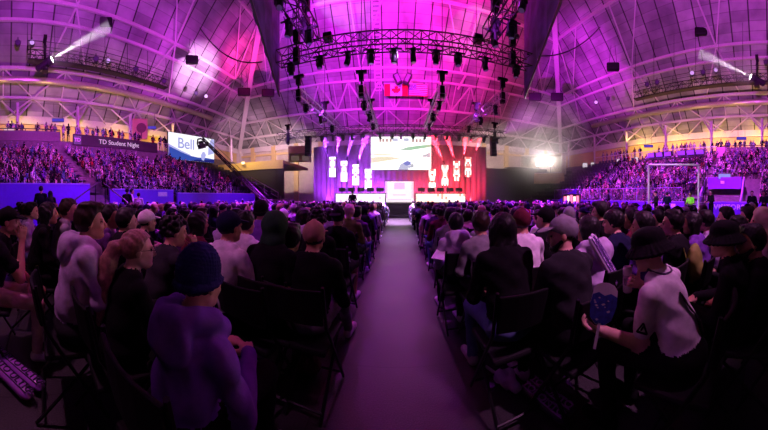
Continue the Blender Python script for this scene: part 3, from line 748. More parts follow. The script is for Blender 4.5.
def wash(px, py, r, label, lit=False):
    p = at(px, py, r); az = -math.atan2(p.x, p.y)
    w = empty('wash_lamp', p, az, label, 'stage light', 'lamps on the catwalk trusses'); w.scale = (0.75,) * 3
    M = Matrix.Rotation(math.pi / 2, 4, 'X')
    MB().lathe([(0.16, -0.35), (0.28, -0.3), (0.34, 0.1), (0.36, 0.3), (0.30, 0.32)], (0, 0, 0), 12, M).build('housing', dark_plastic, w)
    MB().lathe([(0.30, 0.325), (0.3, 0.335)], (0, 0, 0), 12, M).build('lens', mat('lit_lens', (0.4, 0.4, 0.5), 0.1, emit=(0.8, 0.7, 1.0), estr=0.45) if lit else mat('dark_lens', (0.08, 0.07, 0.12), 0.1), w)
    MB().box((0, 0, 0.5), (0.1, 0.1, 0.6)).box((0, 0, 0.36), (0.8, 0.06, 0.06)).build('bracket', black_metal, w)
for i, a in enumerate([(18, 44, 22, 0), (32, 44, 22, 1), (96, 60, 23, 0), (108, 62, 24, 1), (136, 70, 25, 0), (164, 82, 27, 0), (196, 94, 30, 0), (206, 97, 31, 1)]):
    wash(*a[:3], 'round black wash lamp on the left catwalk, %s from the near end' % ORD[i], a[3])
for i, a in enumerate([(766, 63, 26, 0), (716, 71, 26, 1), (703, 73, 26, 0), (692, 74, 26, 1), (657, 83, 27, 0), (647, 85, 28, 0), (608, 99, 31, 0), (596, 103, 32, 1)]):
    wash(*a[:3], 'round black wash lamp on the right catwalk, %s from the near end' % ORD[i], a[3])
def follow_spot(px, py, r, tx, ty, tr, label):
    p = at(px, py, r); t = at(tx, ty, tr); d = (t - p).normalized()
    f = empty('follow_spot', p, 0, label, 'follow spot')
    q = d.to_track_quat('Z', 'Y').to_matrix().to_4x4()
    MB().lathe([(0.2, -0.9), (0.3, -0.8), (0.3, 0.2), (0.36, 0.3), (0.36, 0.7), (0.26, 0.72)], (0, 0, 0), 12, q).build('barrel', dark_plastic, f)
    MB().lathe([(0.24, 0.725), (0.24, 0.735)], (0, 0, 0), 12, q).build('lens', glow('spot_lens', (1.0, 0.95, 0.9), 14.0), f)
    MB().box((0, 0, -0.55), (0.7, 0.5, 0.3)).tube((0, 0, -0.5), (0, 0, 2.2), 0.12).box((0, 0, 2.2), (0.8, 0.3, 0.3)).box((0, 0, 1.3), (0.9, .2, .2)).build('stand', black_metal, f)
    return p + d * 0.8, t
FS = [follow_spot(45, 64, 21.5, 92, 36, 20, 'follow spot on the left catwalk throwing a white beam up'), follow_spot(757, 80, 24.5, 715, 60, 23, 'follow spot on the right catwalk throwing a white beam across')]
# ------------------------------------------------------------------ people: bodies are grown as one continuous surface from a distance field
SKIN, TOP, LEGS, SHOE, EYE, LIP = range(6)
V3 = lambda *a: np.array(a, dtype=np.float64)
def unit(v): return v / (np.linalg.norm(v) + 1e-9)
def rot(yaw=0, pitch=0, roll=0):
    """columns: right, forward, up; yaw turns left, pitch looks up, roll tips right"""
    return np.array((Matrix.Rotation(yaw, 3, 'Z') @ Matrix.Rotation(pitch, 3, 'X') @ Matrix.Rotation(roll, 3, 'Y')))

class Field:
    def __init__(self): self.p = []
    def cap(self, a, b, ra, rb=None, t=TOP, k=0.025): self.p.append(('c', np.array(a, float), np.array(b, float), ra, ra if rb is None else rb, t, k)); return self
    def ell(self, c, r, R=None, t=TOP, k=0.025): self.p.append(('e', np.array(c, float), np.array(r, float), np.eye(3) if R is None else R, 0, t, k)); return self
    def cut(self, c, r, R=None, k=0.012): self.p.append(('x', np.array(c, float), np.array(r, float), np.eye(3) if R is None else R, 0, -1, k)); return self
    def mesh(self, vox, fold=0.0, clip=None, noise=None, smooth=1):
        lo, hi = V3(9, 9, 9), V3(-9, -9, -9)
        for p in self.p:
            if p[0] == 'c': m = max(p[3], p[4]); a, b = np.minimum(p[1], p[2]) - m, np.maximum(p[1], p[2]) + m
            elif p[0] == 'e': m = np.abs(p[3]) @ p[2]; a, b = p[1] - m, p[1] + m
            else: continue
            lo, hi = np.minimum(lo, a), np.maximum(hi, b)
        lo -= 3 * vox + 0.012; hi += 3 * vox + 0.012
        n = np.ceil((hi - lo) / vox).astype(int) + 1
        F = np.full(n, 0.06, np.float32); T = np.zeros(n, np.int8); B = np.full(n, 1.0, np.float32)
        ax = [lo[i] + vox * np.arange(n[i]) for i in range(3)]
        for p in self.p:
            if p[0] == 'c': m = max(p[3], p[4]); a, b = np.minimum(p[1], p[2]) - m, np.maximum(p[1], p[2]) + m
            else: m = np.abs(p[3]) @ p[2]; a, b = p[1] - m, p[1] + m
            i0 = np.maximum(((a - 0.05 - lo) / vox).astype(int), 0); i1 = np.minimum(((b + 0.05 - lo) / vox).astype(int) + 2, n)
            if (i1 <= i0).any(): continue
            sl = tuple(slice(i0[i], i1[i]) for i in range(3))
            X, Y, Z = (ax[0][sl[0]][:, None, None], ax[1][sl[1]][None, :, None], ax[2][sl[2]][None, None, :])
            if p[0] == 'c':
                d = p[2] - p[1]; L2 = max(d @ d, 1e-9)
                t = np.clip(((X - p[1][0]) * d[0] + (Y - p[1][1]) * d[1] + (Z - p[1][2]) * d[2]) / L2, 0, 1)
                D = np.sqrt((X - p[1][0] - t * d[0]) ** 2 + (Y - p[1][1] - t * d[1]) ** 2 + (Z - p[1][2] - t * d[2]) ** 2) - (p[3] + (p[4] - p[3]) * t)
            else:
                R = p[3]; dx, dy, dz = X - p[1][0], Y - p[1][1], Z - p[1][2]
                q = [(dx * R[0, i] + dy * R[1, i] + dz * R[2, i]) / p[2][i] for i in range(3)]
                k0 = np.sqrt(q[0] ** 2 + q[1] ** 2 + q[2] ** 2); k1 = np.sqrt(sum((q[i] / p[2][i]) ** 2 for i in range(3))) + 1e-9
                D = k0 * (k0 - 1) / k1
            D = D.astype(np.float32); S = F[sl]; k = p[6]
            if p[0] == 'x':
                h = np.clip(0.5 - 0.5 * (S + D) / k, 0, 1); F[sl] = S * (1 - h) - D * h + k * h * (1 - h)
            else:
                h = np.clip(0.5 + 0.5 * (S - D) / k, 0, 1); F[sl] = S * (1 - h) + D * h - k * h * (1 - h)
                w = D < B[sl]; T[sl][w] = p[5]; B[sl] = np.minimum(B[sl], D)
        X, Y, Z = ax[0][:, None, None], ax[1][None, :, None], ax[2][None, None, :]
        if fold:
            f = np.sin(19 * X + 31 * Z + 4 * np.sin(9 * Y)) * np.sin(23 * Y - 17 * Z + 3 * np.sin(11 * X)) + 0.6 * np.sin(47 * Z + 29 * X - 13 * Y)
            F = F + np.where(T == TOP, 1.0, np.where(T == LEGS, 0.7, 0.0)).astype(np.float32) * (fold * f).astype(np.float32)
        if noise is not None: F = F + noise(X, Y, Z).astype(np.float32)
        if clip is not None: F = np.maximum(F, clip(X, Y, Z).astype(np.float32))
        F[0], F[-1], F[:, 0], F[:, -1], F[:, :, 0], F[:, :, -1] = (1,) * 6
        return surface_nets(F, T, lo, vox, smooth)

def surface_nets(F, T, lo, vox, smooth=1):
    I = F < 0
    s = [slice(None, -1), slice(1, None)]
    cnt = sum(I[s[a], s[b], s[c]].astype(np.int8) for a in (0, 1) for b in (0, 1) for c in (0, 1))
    act = np.argwhere((cnt > 0) & (cnt < 8))
    idx = np.full(cnt.shape, -1, np.int32); idx[tuple(act.T)] = np.arange(len(act))
    cv = {(a, b, c): F[act[:, 0] + a, act[:, 1] + b, act[:, 2] + c] for a in (0, 1) for b in (0, 1) for c in (0, 1)}
    P = np.zeros((len(act), 3)); W = np.zeros(len(act))
    for ax in range(3):
        for u in (0, 1):
            for v in (0, 1):
                a = [0, 0, 0]; o = [i for i in range(3) if i != ax]; a[o[0]], a[o[1]] = u, v
                b = list(a); b[ax] = 1
                fa, fb = cv[tuple(a)], cv[tuple(b)]
                m = (fa < 0) != (fb < 0); t = np.where(m, fa / (fa - fb + 1e-12), 0)
                for i in range(3): P[:, i] += m * (a[i] if i != ax else t)
                W += m
    P = P / W[:, None]
    tg = T[tuple((act + np.round(P).astype(int)).T)]
    V = lo + (act + P) * vox
    Q = []
    for ax in range(3):
        o = [i for i in range(3) if i != ax]
        A = np.take(I, range(I.shape[ax] - 1), ax); Bq = np.take(I, range(1, I.shape[ax]), ax)
        e = np.argwhere(A != Bq)
        e = e[(e[:, o[0]] > 0) & (e[:, o[1]] > 0)]
        ins = A[tuple(e.T)]
        def at_(du, dv):
            c = e.copy(); c[:, o[0]] -= du; c[:, o[1]] -= dv; return idx[tuple(c.T)]
        q = np.stack([at_(1, 1), at_(0, 1), at_(0, 0), at_(1, 0)], 1)
        flip = ins if ax != 1 else ~ins
        q[~flip] = q[~flip][:, ::-1]
        Q.append(q)
    Q = np.concatenate(Q)
    for _ in range(smooth):                              # one light relaxation
        S = np.zeros_like(V); n = np.zeros(len(V))
        for i in range(4):
            for j in ((i + 1) % 4, (i + 3) % 4):
                np.add.at(S, Q[:, i], V[Q[:, j]]); np.add.at(n, Q[:, i], 1)
        V = 0.5 * V + 0.5 * S / np.maximum(n, 1)[:, None]
    return V, Q, tg

def np_mesh(name, V, Q, tg=None):
    me = bpy.data.meshes.new(name)
    me.vertices.add(len(V)); me.vertices.foreach_set('co', V.astype(np.float32).ravel())
    me.loops.add(Q.size); me.loops.foreach_set('vertex_index', Q.astype(np.int32).ravel())
    me.polygons.add(len(Q)); me.polygons.foreach_set('loop_start', np.arange(0, Q.size, 4, dtype=np.int32))
    me.update(calc_edges=True)
    me.polygons.foreach_set('use_smooth', np.ones(len(Q), bool))
    if tg is not None: me.polygons.foreach_set('material_index', tg[Q[:, 0]].astype(np.int32))
    return me

def hand(f, wrist, d, pn, side, curl=0.5, size=1.0, spread=0.12, thumb_in=0.4):
    """palm and five fingers: d points to the fingertips, pn is the way the palm faces"""
    d = unit(d); pn = unit(pn - d * (pn @ d)); ac = np.cross(d, pn) * side           # ac points to the thumb side
    kn = wrist + d * 0.088 * size
    f.cap(wrist, wrist + d * 0.03 * size, 0.026 * size, 0.027 * size, SKIN, 0.012)
    for u in (-0.027, -0.009, 0.009, 0.027): f.cap(wrist + d * 0.028 * size + ac * u * 0.7 * size, kn + ac * u * size, 0.0145 * size, 0.012 * size, SKIN, 0.012)
    for u, L in ((0.030, 0.072), (0.010, 0.082), (-0.010, 0.076), (-0.029, 0.060)):
        p = kn + ac * u * size; a = curl * 0.5; dd = unit(d + ac * spread * u * 12)
        for j, fr in enumerate((0.44, 0.31, 0.25)):
            q = p + (dd * math.cos(a) + pn * math.sin(a)) * L * fr * size
            f.cap(p, q, (0.0098 - 0.001 * j) * size, (0.0092 - 0.001 * j) * size, SKIN, 0.004); p = q; a += curl
    p = wrist + d * 0.025 * size + ac * 0.022 * size
    td = unit(d * 0.75 + ac * 0.7 + pn * thumb_in)
    for j, L in enumerate((0.042, 0.032, 0.026)):
        q = p + td * L * size; f.cap(p, q, (0.0125 - 0.0012 * j) * size, (0.0115 - 0.0012 * j) * size, SKIN, 0.006); p = q; td = unit(td + d * 0.25 + pn * 0.3 * curl)

def head_field(f, c, R, jaw=1.0, beard=False, scale=1.0):
    h = lambda x, y, z: c + R @ (V3(x, y, z) * scale); e = lambda x, y, z: V3(x, y, z) * scale
    f.ell(h(0, -0.012, 0.02), e(0.075, 0.095, 0.096), R, SKIN, 0.02)
    f.ell(h(0, 0.026, -0.04), e(0.060 * jaw, 0.066, 0.082), R, SKIN, 0.02)
    f.ell(h(0, 0.058, -0.098), e(0.034 * jaw, 0.034, 0.026), R, SKIN, 0.018)
    f.cap(h(-0.05, 0.0, -0.068), h(0, 0.05, -0.1), 0.02 * scale, 0.022 * scale, SKIN, 0.016); f.cap(h(0.05, 0.0, -0.068), h(0, 0.05, -0.1), 0.02 * scale, 0.022 * scale, SKIN, 0.016)
    f.cap(h(-0.04, 0.080, 0.018), h(0.04, 0.080, 0.018), 0.011 * scale, None, SKIN, 0.012)
    for s in (-1, 1):
        f.cut(h(0.034 * s, 0.103, -0.002), e(0.020, 0.018, 0.012), R, 0.01)
        f.ell(h(0.034 * s, 0.0775, -0.003), e(0.0095, 0.010, 0.006), R, EYE, 0.002)
        f.ell(h(0.079 * s, -0.008, -0.012), e(0.010, 0.020, 0.032), R, SKIN, 0.006)
        f.cap(h(0.045 * s, 0.062, -0.035), h(0.035 * s, 0.07, -0.045), 0.012 * scale, None, SKIN, 0.014)
    f.cap(h(0, 0.092, 0.004), h(0, 0.108, -0.036), 0.0085 * scale, 0.0115 * scale, SKIN, 0.009)
    f.cap(h(-0.012, 0.098, -0.042), h(0.012, 0.098, -0.042), 0.008 * scale, None, SKIN, 0.006)
    f.cap(h(-0.019, 0.084, -0.069), h(0.019, 0.084, -0.069), 0.0075 * scale, None, LIP, 0.006)

def make_person(name, vox, hc=1.14, lean=0.15, twist=0.0, roll=0.0, head=(0, 0, 0), sh=0.170, bulk=0.96, arms=(None, None), legs=(None, None), sleeve='long', hood=False, fingers=True,
                fold=0.004, neck_fwd=0.03, shorts=False, seat=0.45, hands=({}, {}), lowleg=True, sdrop=0.066, hoodk=1.0):
    """a seated figure facing +Y, the floor under the hips at the origin; returns mesh, head matrix and joints"""
    f = Field(); H = V3(0, 0, seat + 0.085)
    u = unit(V3(math.sin(roll), math.sin(lean), math.cos(lean)))
    hu = unit(V3(0.5 * u[0], 0.55 * u[1] + 0.08, 1.0))
    ts = (hc - H[2] - 0.150 * hu[2]) / (0.50 * u[2]); ts = min(max(ts, 0.72), 1.22)
    Rt = rot(twist, -lean, 0); rt = Rt[:, 0]; fw = unit(np.cross(u, rt))
    N = H + u * 0.50 * ts; C = H + u * 0.34 * ts - fw * 0.012; Wt = H + u * 0.15 * ts - fw * 0.015
    Mt = np.stack([rt, -np.cross(rt, u) * -1, u], 1); Mt[:, 1] = unit(np.cross(u, rt))
    b = bulk
    f.ell(H + V3(0, -0.01, 0), (0.172 * b, 0.135, 0.10), None, LEGS, 0.03)
    f.ell(Wt, (0.158 * b, 0.125 * b, 0.19 * ts), Mt, TOP, 0.03)
    f.ell(C, ((sh - 0.012) * b, 0.118 * b, 0.205 * ts), Mt, TOP, 0.04)
    S = [N - u * sdrop + rt * sh * s for s in (-1, 1)]
    f.cap(S[0] + rt * 0.02, S[1] - rt * 0.02, 0.056 * b, None, TOP, 0.04)
    f.cap(N + rt * -0.09 - u * 0.01, N + rt * 0.09 - u * 0.01, 0.045, None, TOP, 0.03)
    if not hood:                                         # collar band
        cr = [N + u * 0.012 + rt * 0.064 * math.cos(q) + fw * (0.062 * math.sin(q) + 0.004) - u * 0.022 * max(0, math.sin(q)) for q in [i * math.pi / 6 for i in range(13)]]
        for a, b_ in zip(cr[:-1], cr[1:]): f.cap(a, b_, 0.013, None, TOP, 0.008)
    hcn = N + hu * 0.150 + V3(0, neck_fwd, 0)
    f.cap(N - u * 0.03, hcn - hu * 0.06 + V3(0, -0.02, 0), 0.053, 0.049, SKIN, 0.02)
    R = rot(*head)
    head_field(f, hcn, R)
    if hood:
        ring = [N + rt * -0.085 + fw * 0.075 - u * 0.03, N + rt * -0.10 - fw * 0.01 + u * 0.015, N + rt * -0.075 - fw * 0.085 + u * 0.02, N - fw * 0.115 + u * 0.005, N + rt * 0.075 - fw * 0.085 + u * 0.02, N + rt * 0.10 - fw * 0.01 + u * 0.015, N + rt * 0.085 + fw * 0.075 - u * 0.03]
        for a, b_ in zip(ring[:-1], ring[1:]): f.cap(a + u * 0.03 * (hoodk - 1), b_ + u * 0.03 * (hoodk - 1), 0.046 * hoodk, None, TOP, 0.02)
        f.ell(N - fw * 0.135 - u * 0.05, (0.125, 0.055, 0.11), Mt, TOP, 0.025)
    J = {'N': N, 'S': S, 'head': hcn}
    for i, s in enumerate((-1, 1)):
        E, Wr = arms[i] if arms[i] else (V3(s * (sh + 0.055), 0.09 + 0.3 * u[1], S[i][2] - 0.27), V3(s * 0.10, 0.34, seat + 0.20))
        E, Wr = np.array(E, float), np.array(Wr, float)
        if sleeve == 'long':
            f.cap(S[i], E, 0.057 * b, 0.048, TOP, 0.03); f.cap(E, Wr, 0.050, 0.039, TOP, 0.03); f.cap(Wr - unit(Wr - E) * 0.02, Wr, 0.04, 0.038, TOP, 0.006)
        else:
            M = S[i] + (E - S[i]) * 0.62
            f.cap(S[i], M, 0.060 * b, 0.062, TOP, 0.02); f.cap(S[i], E, 0.052 * b, 0.042, SKIN, 0.012); f.cap(E, Wr, 0.043, 0.028, SKIN, 0.02)
        hd = hands[i]; dirn = np.array(hd.get('d', unit(Wr - E) * 0.6 + V3(-0.4 * s, 0.3, -0.3)), float); pn = np.array(hd.get('pn', V3(0, 0, -1)), float)
        if fingers: hand(f, Wr + unit(Wr - E) * 0.005, dirn, pn, hd.get('side', s), hd.get('curl', 0.35), 1.0, hd.get('spread', 0.12), hd.get('ti', 0.3))
        else: f.cap(Wr, Wr + unit(dirn) * 0.11, 0.036, 0.03, SKIN, 0.015)
        K, A = legs[i] if legs[i] else (V3(s * 0.14, 0.45, seat + 0.055), V3(s * 0.13, 0.44, 0.10))
        K, A = np.array(K, float), np.array(A, float)
        f.cap(H + V3(s * 0.085, 0.02, -0.005), K, 0.083 * b, 0.062, LEGS, 0.03)
        if lowleg:
            if shorts: f.cap(K, A, 0.05, 0.036, SKIN, 0.02)
            else: f.cap(K, A, 0.060, 0.047, LEGS, 0.02)
            td = unit(V3(A[0] - K[0], 0, 0) * 0.5 + V3(s * 0.15, 1, 0))
            f.cap(A + V3(0, 0, -0.03), A + V3(0, -0.01, -0.055), 0.042, 0.042, SHOE, 0.01); f.cap(A + V3(0, -0.02, -0.058), A + td * 0.165 + V3(0, 0, -0.064), 0.04, 0.034, SHOE, 0.02)
    V, Q, T = f.mesh(vox, fold)
    HM = Matrix.Identity(4)
    for r in range(3):
        for c in range(3): HM[r][c] = R[r, c]
        HM[r][3] = hcn[r]
    return np_mesh(name, V, Q, T), HM, J

# ---- hair and hats, grown the same way in the head's own frame (x right, y forward, z up)
def sstep(x): x = np.clip(x, 0, 1); return x * x * (3 - 2 * x)
def hair_mesh(style, vox, seed=0):
    f = Field(); clip = None; rnd = random.Random(seed)
    line = lambda lowb, front: (lambda X, Y, Z: (lowb + (front - lowb) * sstep((Y + 0.04) / 0.10) - Z) * 0.75 + 0 * X)
    strands = lambda amp, fx=190, fz=40: (lambda X, Y, Z: amp * (np.sin(fx * X + 25 * Y + fz * Z) * np.sin(fx * 0.8 * Y + 30 * X) + 0.7 * np.sin(90 * Y + 70 * Z - 80 * X)))
    noise = strands(0.0022)
    if style in ('short', 'quiff', 'buzz'):
        t = {'short': 0.017, 'quiff': 0.02, 'buzz': 0.006}[style]
        f.ell((0, -0.018, 0.026), (0.077 + t, 0.097 + t, 0.097 + t)); clip = line(-0.07, 0.072 if style != 'buzz' else 0.06)
        if style == 'quiff': f.ell((0, 0.05, 0.115), (0.06, 0.05, 0.03)); f.ell((0.02, -0.02, 0.125), (0.06, 0.07, 0.025))
        if style == 'short':
            for i in range(9): f.cap((rnd.uniform(-.05, .05), rnd.uniform(-.08, .06), 0.10), (rnd.uniform(-.06, .06), rnd.uniform(-.08, .08), 0.122), 0.018, 0.010)
    elif style == 'curly':
        f.ell((0, -0.02, 0.035), (0.092, 0.11, 0.105))
        for i in range(60):
            a, z = rnd.uniform(0, 6.283), rnd.uniform(-0.4, 1); rr = math.sqrt(max(0, 1 - z * z))
            f.ell((0.098 * rr * math.cos(a), -0.02 + 0.115 * rr * math.sin(a), 0.04 + 0.112 * z), (0.02, 0.02, 0.02), None, TOP, 0.008)
        clip = line(-0.065, 0.062)
    elif style in ('long', 'bob'):
        f.ell((0, -0.018, 0.024), (0.094, 0.112, 0.108)); zz = -0.30 if style == 'long' else -0.13
        for x in (-0.085, -0.06, -0.02, 0.02, 0.06, 0.085): f.cap((x * 0.9, -0.045 if abs(x) < .08 else -0.01, 0.0), (x * 1.05, -0.085 if abs(x) < .08 else -0.035, zz + 0.02 * math.cos(x * 60)), 0.04, 0.026, TOP, 0.03)
        clip = lambda X, Y, Z: np.where(Y > -0.005, (-0.30 + 0.362 * sstep((Y - 0.0) / 0.06) - Z) * 0.6, -1.0) + 0 * X
        noise = strands(0.003, 240, 8)
    elif style == 'ponytail':
        f.ell((0, -0.018, 0.026), (0.088, 0.108, 0.105)); clip0 = line(-0.06, 0.075)
        tail = [(0, -0.115, 0.03), (0.0, -0.155, 0.01), (0.0, -0.195, -0.08), (0.01, -0.225, -0.18), (-0.01, -0.245, -0.29), (0.02, -0.24, -0.38), (0.01, -0.255, -0.47)]
        for i, (a, b) in enumerate(zip(tail[:-1], tail[1:])):
            ra = [0.030, 0.045, 0.058, 0.060, 0.052, 0.034, 0.018]; f.cap(a, b, ra[i], ra[i + 1], TOP, 0.02)
        for s in (-0.03, 0.035): f.cap((s, -0.20, -0.1), (s * 1.8, -0.24, -0.42), 0.03, 0.016, TOP, 0.015)
        clip = lambda X, Y, Z: np.where(Y > -0.10, clip0(X, Y, Z), -1.0)
        noise = strands(0.0022, 260, 5)
    elif style == 'bun':
        f.ell((0, -0.018, 0.026), (0.09, 0.11, 0.106)); clip = line(-0.07, 0.07); f.ell((0, -0.05, 0.15), (0.05, 0.05, 0.045))
    elif style == 'fringe':
        f.ell((0, -0.012, 0.03), (0.096, 0.118, 0.108)); clip = lambda X, Y, Z: (-0.085 + 0.115 * sstep((Y + 0.03) / 0.08) - Z) * 0.75 + 0 * X; noise = strands(0.004)
    elif style == 'beanie':
        f.ell((0, -0.024, 0.050), (0.090, 0.110, 0.124))
        for i in range(24):
            a = i / 24 * 6.2832; b = (i + 1) / 24 * 6.2832
            f.cap((0.089 * math.cos(a), -0.02 + 0.107 * math.sin(a), 0.012 - 0.03 * (0.5 - 0.5 * math.sin(a))), (0.089 * math.cos(b), -0.02 + 0.107 * math.sin(b), 0.012 - 0.03 * (0.5 - 0.5 * math.sin(b))), 0.014, None, TOP, 0.01)
        clip = lambda X, Y, Z: (-0.045 + 0.055 * sstep((Y + 0.12) / 0.22) - Z) + 0 * X
        noise = lambda X, Y, Z: 0.0026 * np.sin(60 * np.arctan2(X + 0 * Z, Y + 0.02)) + 0.0016 * np.sin(420 * (Z + 0.12 * Y)) + 0 * X
    elif style in ('cap', 'cap_back'):
        f.ell((0, -0.018, 0.032), (0.088, 0.110, 0.102)); sg = 1 if style == 'cap' else -1
        clip = (lambda X, Y, Z: (-0.035 + 0.065 * sstep((Y + 0.10) / 0.18) - Z) + 0 * X) if sg > 0 else (lambda X, Y, Z: (0.02 + 0.02 * sstep((Y + 0.1) / .2) - Z + np.where(Y < -0.08, -0.02, 0)) + 0 * X)
        f.ell((0, sg * 0.115 - (0.03 if sg < 0 else 0), 0.040), (0.078, 0.075, 0.012), rot(0, -0.22 * sg, 0), TOP, 0.008); f.ell((0, -0.018, 0.136), (0.012, 0.012, 0.006))
        noise = lambda X, Y, Z: 0.0012 * np.cos(6 * np.arctan2(X + 0 * Z, Y + 0.018)) ** 20 + 0 * X
    elif style == 'bucket':
        for z, r0 in ((0.0, 0.0),): pass
        f.ell((0, -0.015, 0.05), (0.096, 0.112, 0.075)); f.ell((0, -0.015, 0.085), (0.086, 0.10, 0.055))
        for i in range(26):
            a = i / 26 * 6.2832; b = (i + 1) / 26 * 6.2832; q = lambda a, r, z: (r * math.cos(a), -0.015 + r * 1.1 * math.sin(a), z)
            for r, z in ((0.098, 0.03), (0.112, 0.016), (0.126, 0.001), (0.14, -0.014)): f.cap(q(a, r, z), q(b, r, z), 0.0085, None, TOP, 0.012)
        clip = lambda X, Y, Z: (-0.03 - Z) + np.where((X / 0.09) ** 2 + ((Y + .015) / 0.105) ** 2 < 1, 0.045, 0.0) + 0 * Z
        noise = lambda X, Y, Z: 0.001 * np.sin(30 * np.arctan2(X + 0 * Z, Y)) + 0 * X
    elif style == 'hood':
        f.ell((0, -0.03, 0.02), (0.105, 0.125, 0.13)); f.ell((0, -0.06, -0.10), (0.105, 0.10, 0.10)); f.cut((0, 0.14, -0.03), (0.075, 0.14, 0.10), None, 0.03); f.cut((0, 0.08, -0.2), (0.06, 0.09, 0.1), None, 0.03)
        noise = lambda X, Y, Z: 0.004 * np.sin(30 * Z + 40 * X) * np.sin(35 * Y)
    V, Q, T = f.mesh(vox, 0, clip, noise)
    return np_mesh('hair_' + style, V, Q)

# ---- cloth, skin and hair colours
def cloth(name, c, **kw): return mat('cloth_' + name, c, 0.9, 0, kw.pop('vary', 0.22), kw.pop('scale', 14), bump=kw.pop('bump', 0.35), spec=0.12, **kw)
CL = {n: cloth(n, c) for n, c in dict(black=(0.006, 0.0055, 0.007), charcoal=(0.018, 0.018, 0.021), navy=(0.010, 0.011, 0.04), maroon=(0.09, 0.012, 0.025), plum=(0.08, 0.02, 0.12), violet=(0.16, 0.05, 0.36),
      lavender=(0.46, 0.36, 0.56), white=(0.66, 0.61, 0.66), grey=(0.22, 0.21, 0.24), sand=(0.46, 0.36, 0.30), pink=(0.60, 0.16, 0.36), green=(0.02, 0.06, 0.03), olive=(0.12, 0.12, 0.04), denim=(0.10, 0.14, 0.30),
      red=(0.35, 0.02, 0.03), tan=(0.46, 0.26, 0.20), teal=(0.03, 0.14, 0.17), hivis=(0.18, 0.95, 0.04), beanie_navy=(0.022, 0.020, 0.11), hoodie_purple=(0.17, 0.06, 0.40)).items()}
SK = [mat('skin_%d' % i, c, 0.5, 0, 0.05, 30) for i, c in enumerate([(0.62, 0.34, 0.26), (0.52, 0.27, 0.18), (0.36, 0.18, 0.11), (0.22, 0.10, 0.06), (0.66, 0.40, 0.32)])]
LP = [mat('lip_%d' % i, c, 0.45, 0, 0.05) for i, c in enumerate([(0.45, 0.18, 0.16), (0.36, 0.15, 0.12), (0.25, 0.10, 0.08), (0.15, 0.06, 0.05), (0.5, 0.2, 0.18)])]
EYEM = mat('eye_dark', (0.02, 0.015, 0.015), 0.15)
HR = {'black': mat('hair_black', (0.006, 0.005, 0.006), 0.5, 0, 0.3, 40, spec=0.25), 'brown': mat('hair_brown', (0.022, 0.011, 0.008), 0.5, 0, 0.3, 40, spec=0.25), 'fair': mat('hair_fair', (0.30, 0.17, 0.09), 0.45, 0, 0.3, 40), 'auburn': mat('hair_auburn', (0.30, 0.14, 0.12), 0.40, 0, 0.35, 40), 'grey': mat('hair_grey', (0.3, 0.28, 0.28), 0.5, 0, 0.2, 40), 'pale': mat('hair_pink_pale', (0.7, 0.35, 0.45), 0.5)}
def slots(o, ms):
    me = o.data
    while len(me.materials) < len(ms): me.materials.append(None)
    for s, m in zip(o.material_slots, ms): s.link = 'OBJECT'; s.material = m
HATS = ('beanie', 'cap', 'cap_back', 'bucket', 'hood')
HAIRC = {}
def add_hair(parent, HM, style, m, vox, seed=0):
    if style == 'bald': return None
    key = (style, vox, seed)
    if key not in HAIRC: HAIRC[key] = hair_mesh(style, vox, seed)
    h = bpy.data.objects.new({'beanie': 'beanie', 'cap': 'cap', 'cap_back': 'cap', 'bucket': 'bucket_hat', 'hood': 'hood'}.get(style, 'hair'), HAIRC[key]); COL.objects.link(h)
    h.parent = parent; h.matrix_local = HM
    slots(h, [m]); return h

# ---- folding chair
def make_chair():
    c = empty('folding_chair')
    sm, fm = mat('chair_vinyl', (0.008, 0.008, 0.009), 0.65, spec=0.2), mat('chair_frame', (0.008, 0.008, 0.009), 0.45, 0.2, spec=0.3)
    bevel(MB().box((0, 0.0, 0.425), (0.44, 0.42, 0.04)).build('seat', sm, c), 0.015)
    g = MB()
    for k in range(6):
        x = -0.2 + 0.08 * k
    g.poly([(x, y, z) for z, dy in ((0.62, 0), (0.86, -0.05)) for x, y in ((-0.215, -0.21 + dy), (-0.1, -0.235 + dy), (0, -0.243 + dy), (0.1, -0.235 + dy), (0.215, -0.21 + dy))] + [(x, y - 0.025, z) for z, dy in ((0.62, 0), (0.86, -0.05)) for x, y in ((-0.215, -0.21 + dy), (-0.1, -0.235 + dy), (0, -0.243 + dy), (0.1, -0.235 + dy), (0.215, -0.21 + dy))],
           [(i + 1, i, i + 5, i + 6) for i in range(4)] + [(10 + i, 11 + i, 16 + i, 15 + i) for i in range(4)] + [(5 + i + 1, 5 + i, 15 + i, 16 + i) for i in range(4)] + [(i, i + 1, 11 + i, 10 + i) for i in range(4)] + [(0, 10, 15, 5), (14, 4, 9, 19)])
    bevel(g.build('backrest', sm, c), 0.01)
    for s in (-1, 1):
        MB().path([(s * 0.225, 0.20, 0.012), (s * 0.225, -0.20, 0.60), (s * 0.222, -0.265, 0.88)], 0.012).build('leg', fm, c)
        MB().path([(s * 0.205, -0.26, 0.012), (s * 0.205, 0.12, 0.41)], 0.012).build('leg', fm, c)
    MB().tube((-0.225, 0.165, 0.07), (0.225, 0.165, 0.07), 0.009).build('stretcher', fm, c)
    MB().tube((-0.205, -0.22, 0.06), (0.205, -0.22, 0.06), 0.009).build('stretcher', fm, c)
    return c
CHAIR0 = make_chair(); chair_used = False
def chair(x, y, rz, label):
    global chair_used
    c = copy_tree(CHAIR0) if chair_used else CHAIR0
    chair_used = True
    c.location = (x, y, 0); c.rotation_euler = (0, 0, rz)
    return tag(c, label, 'chair', 'folding chairs on the floor')
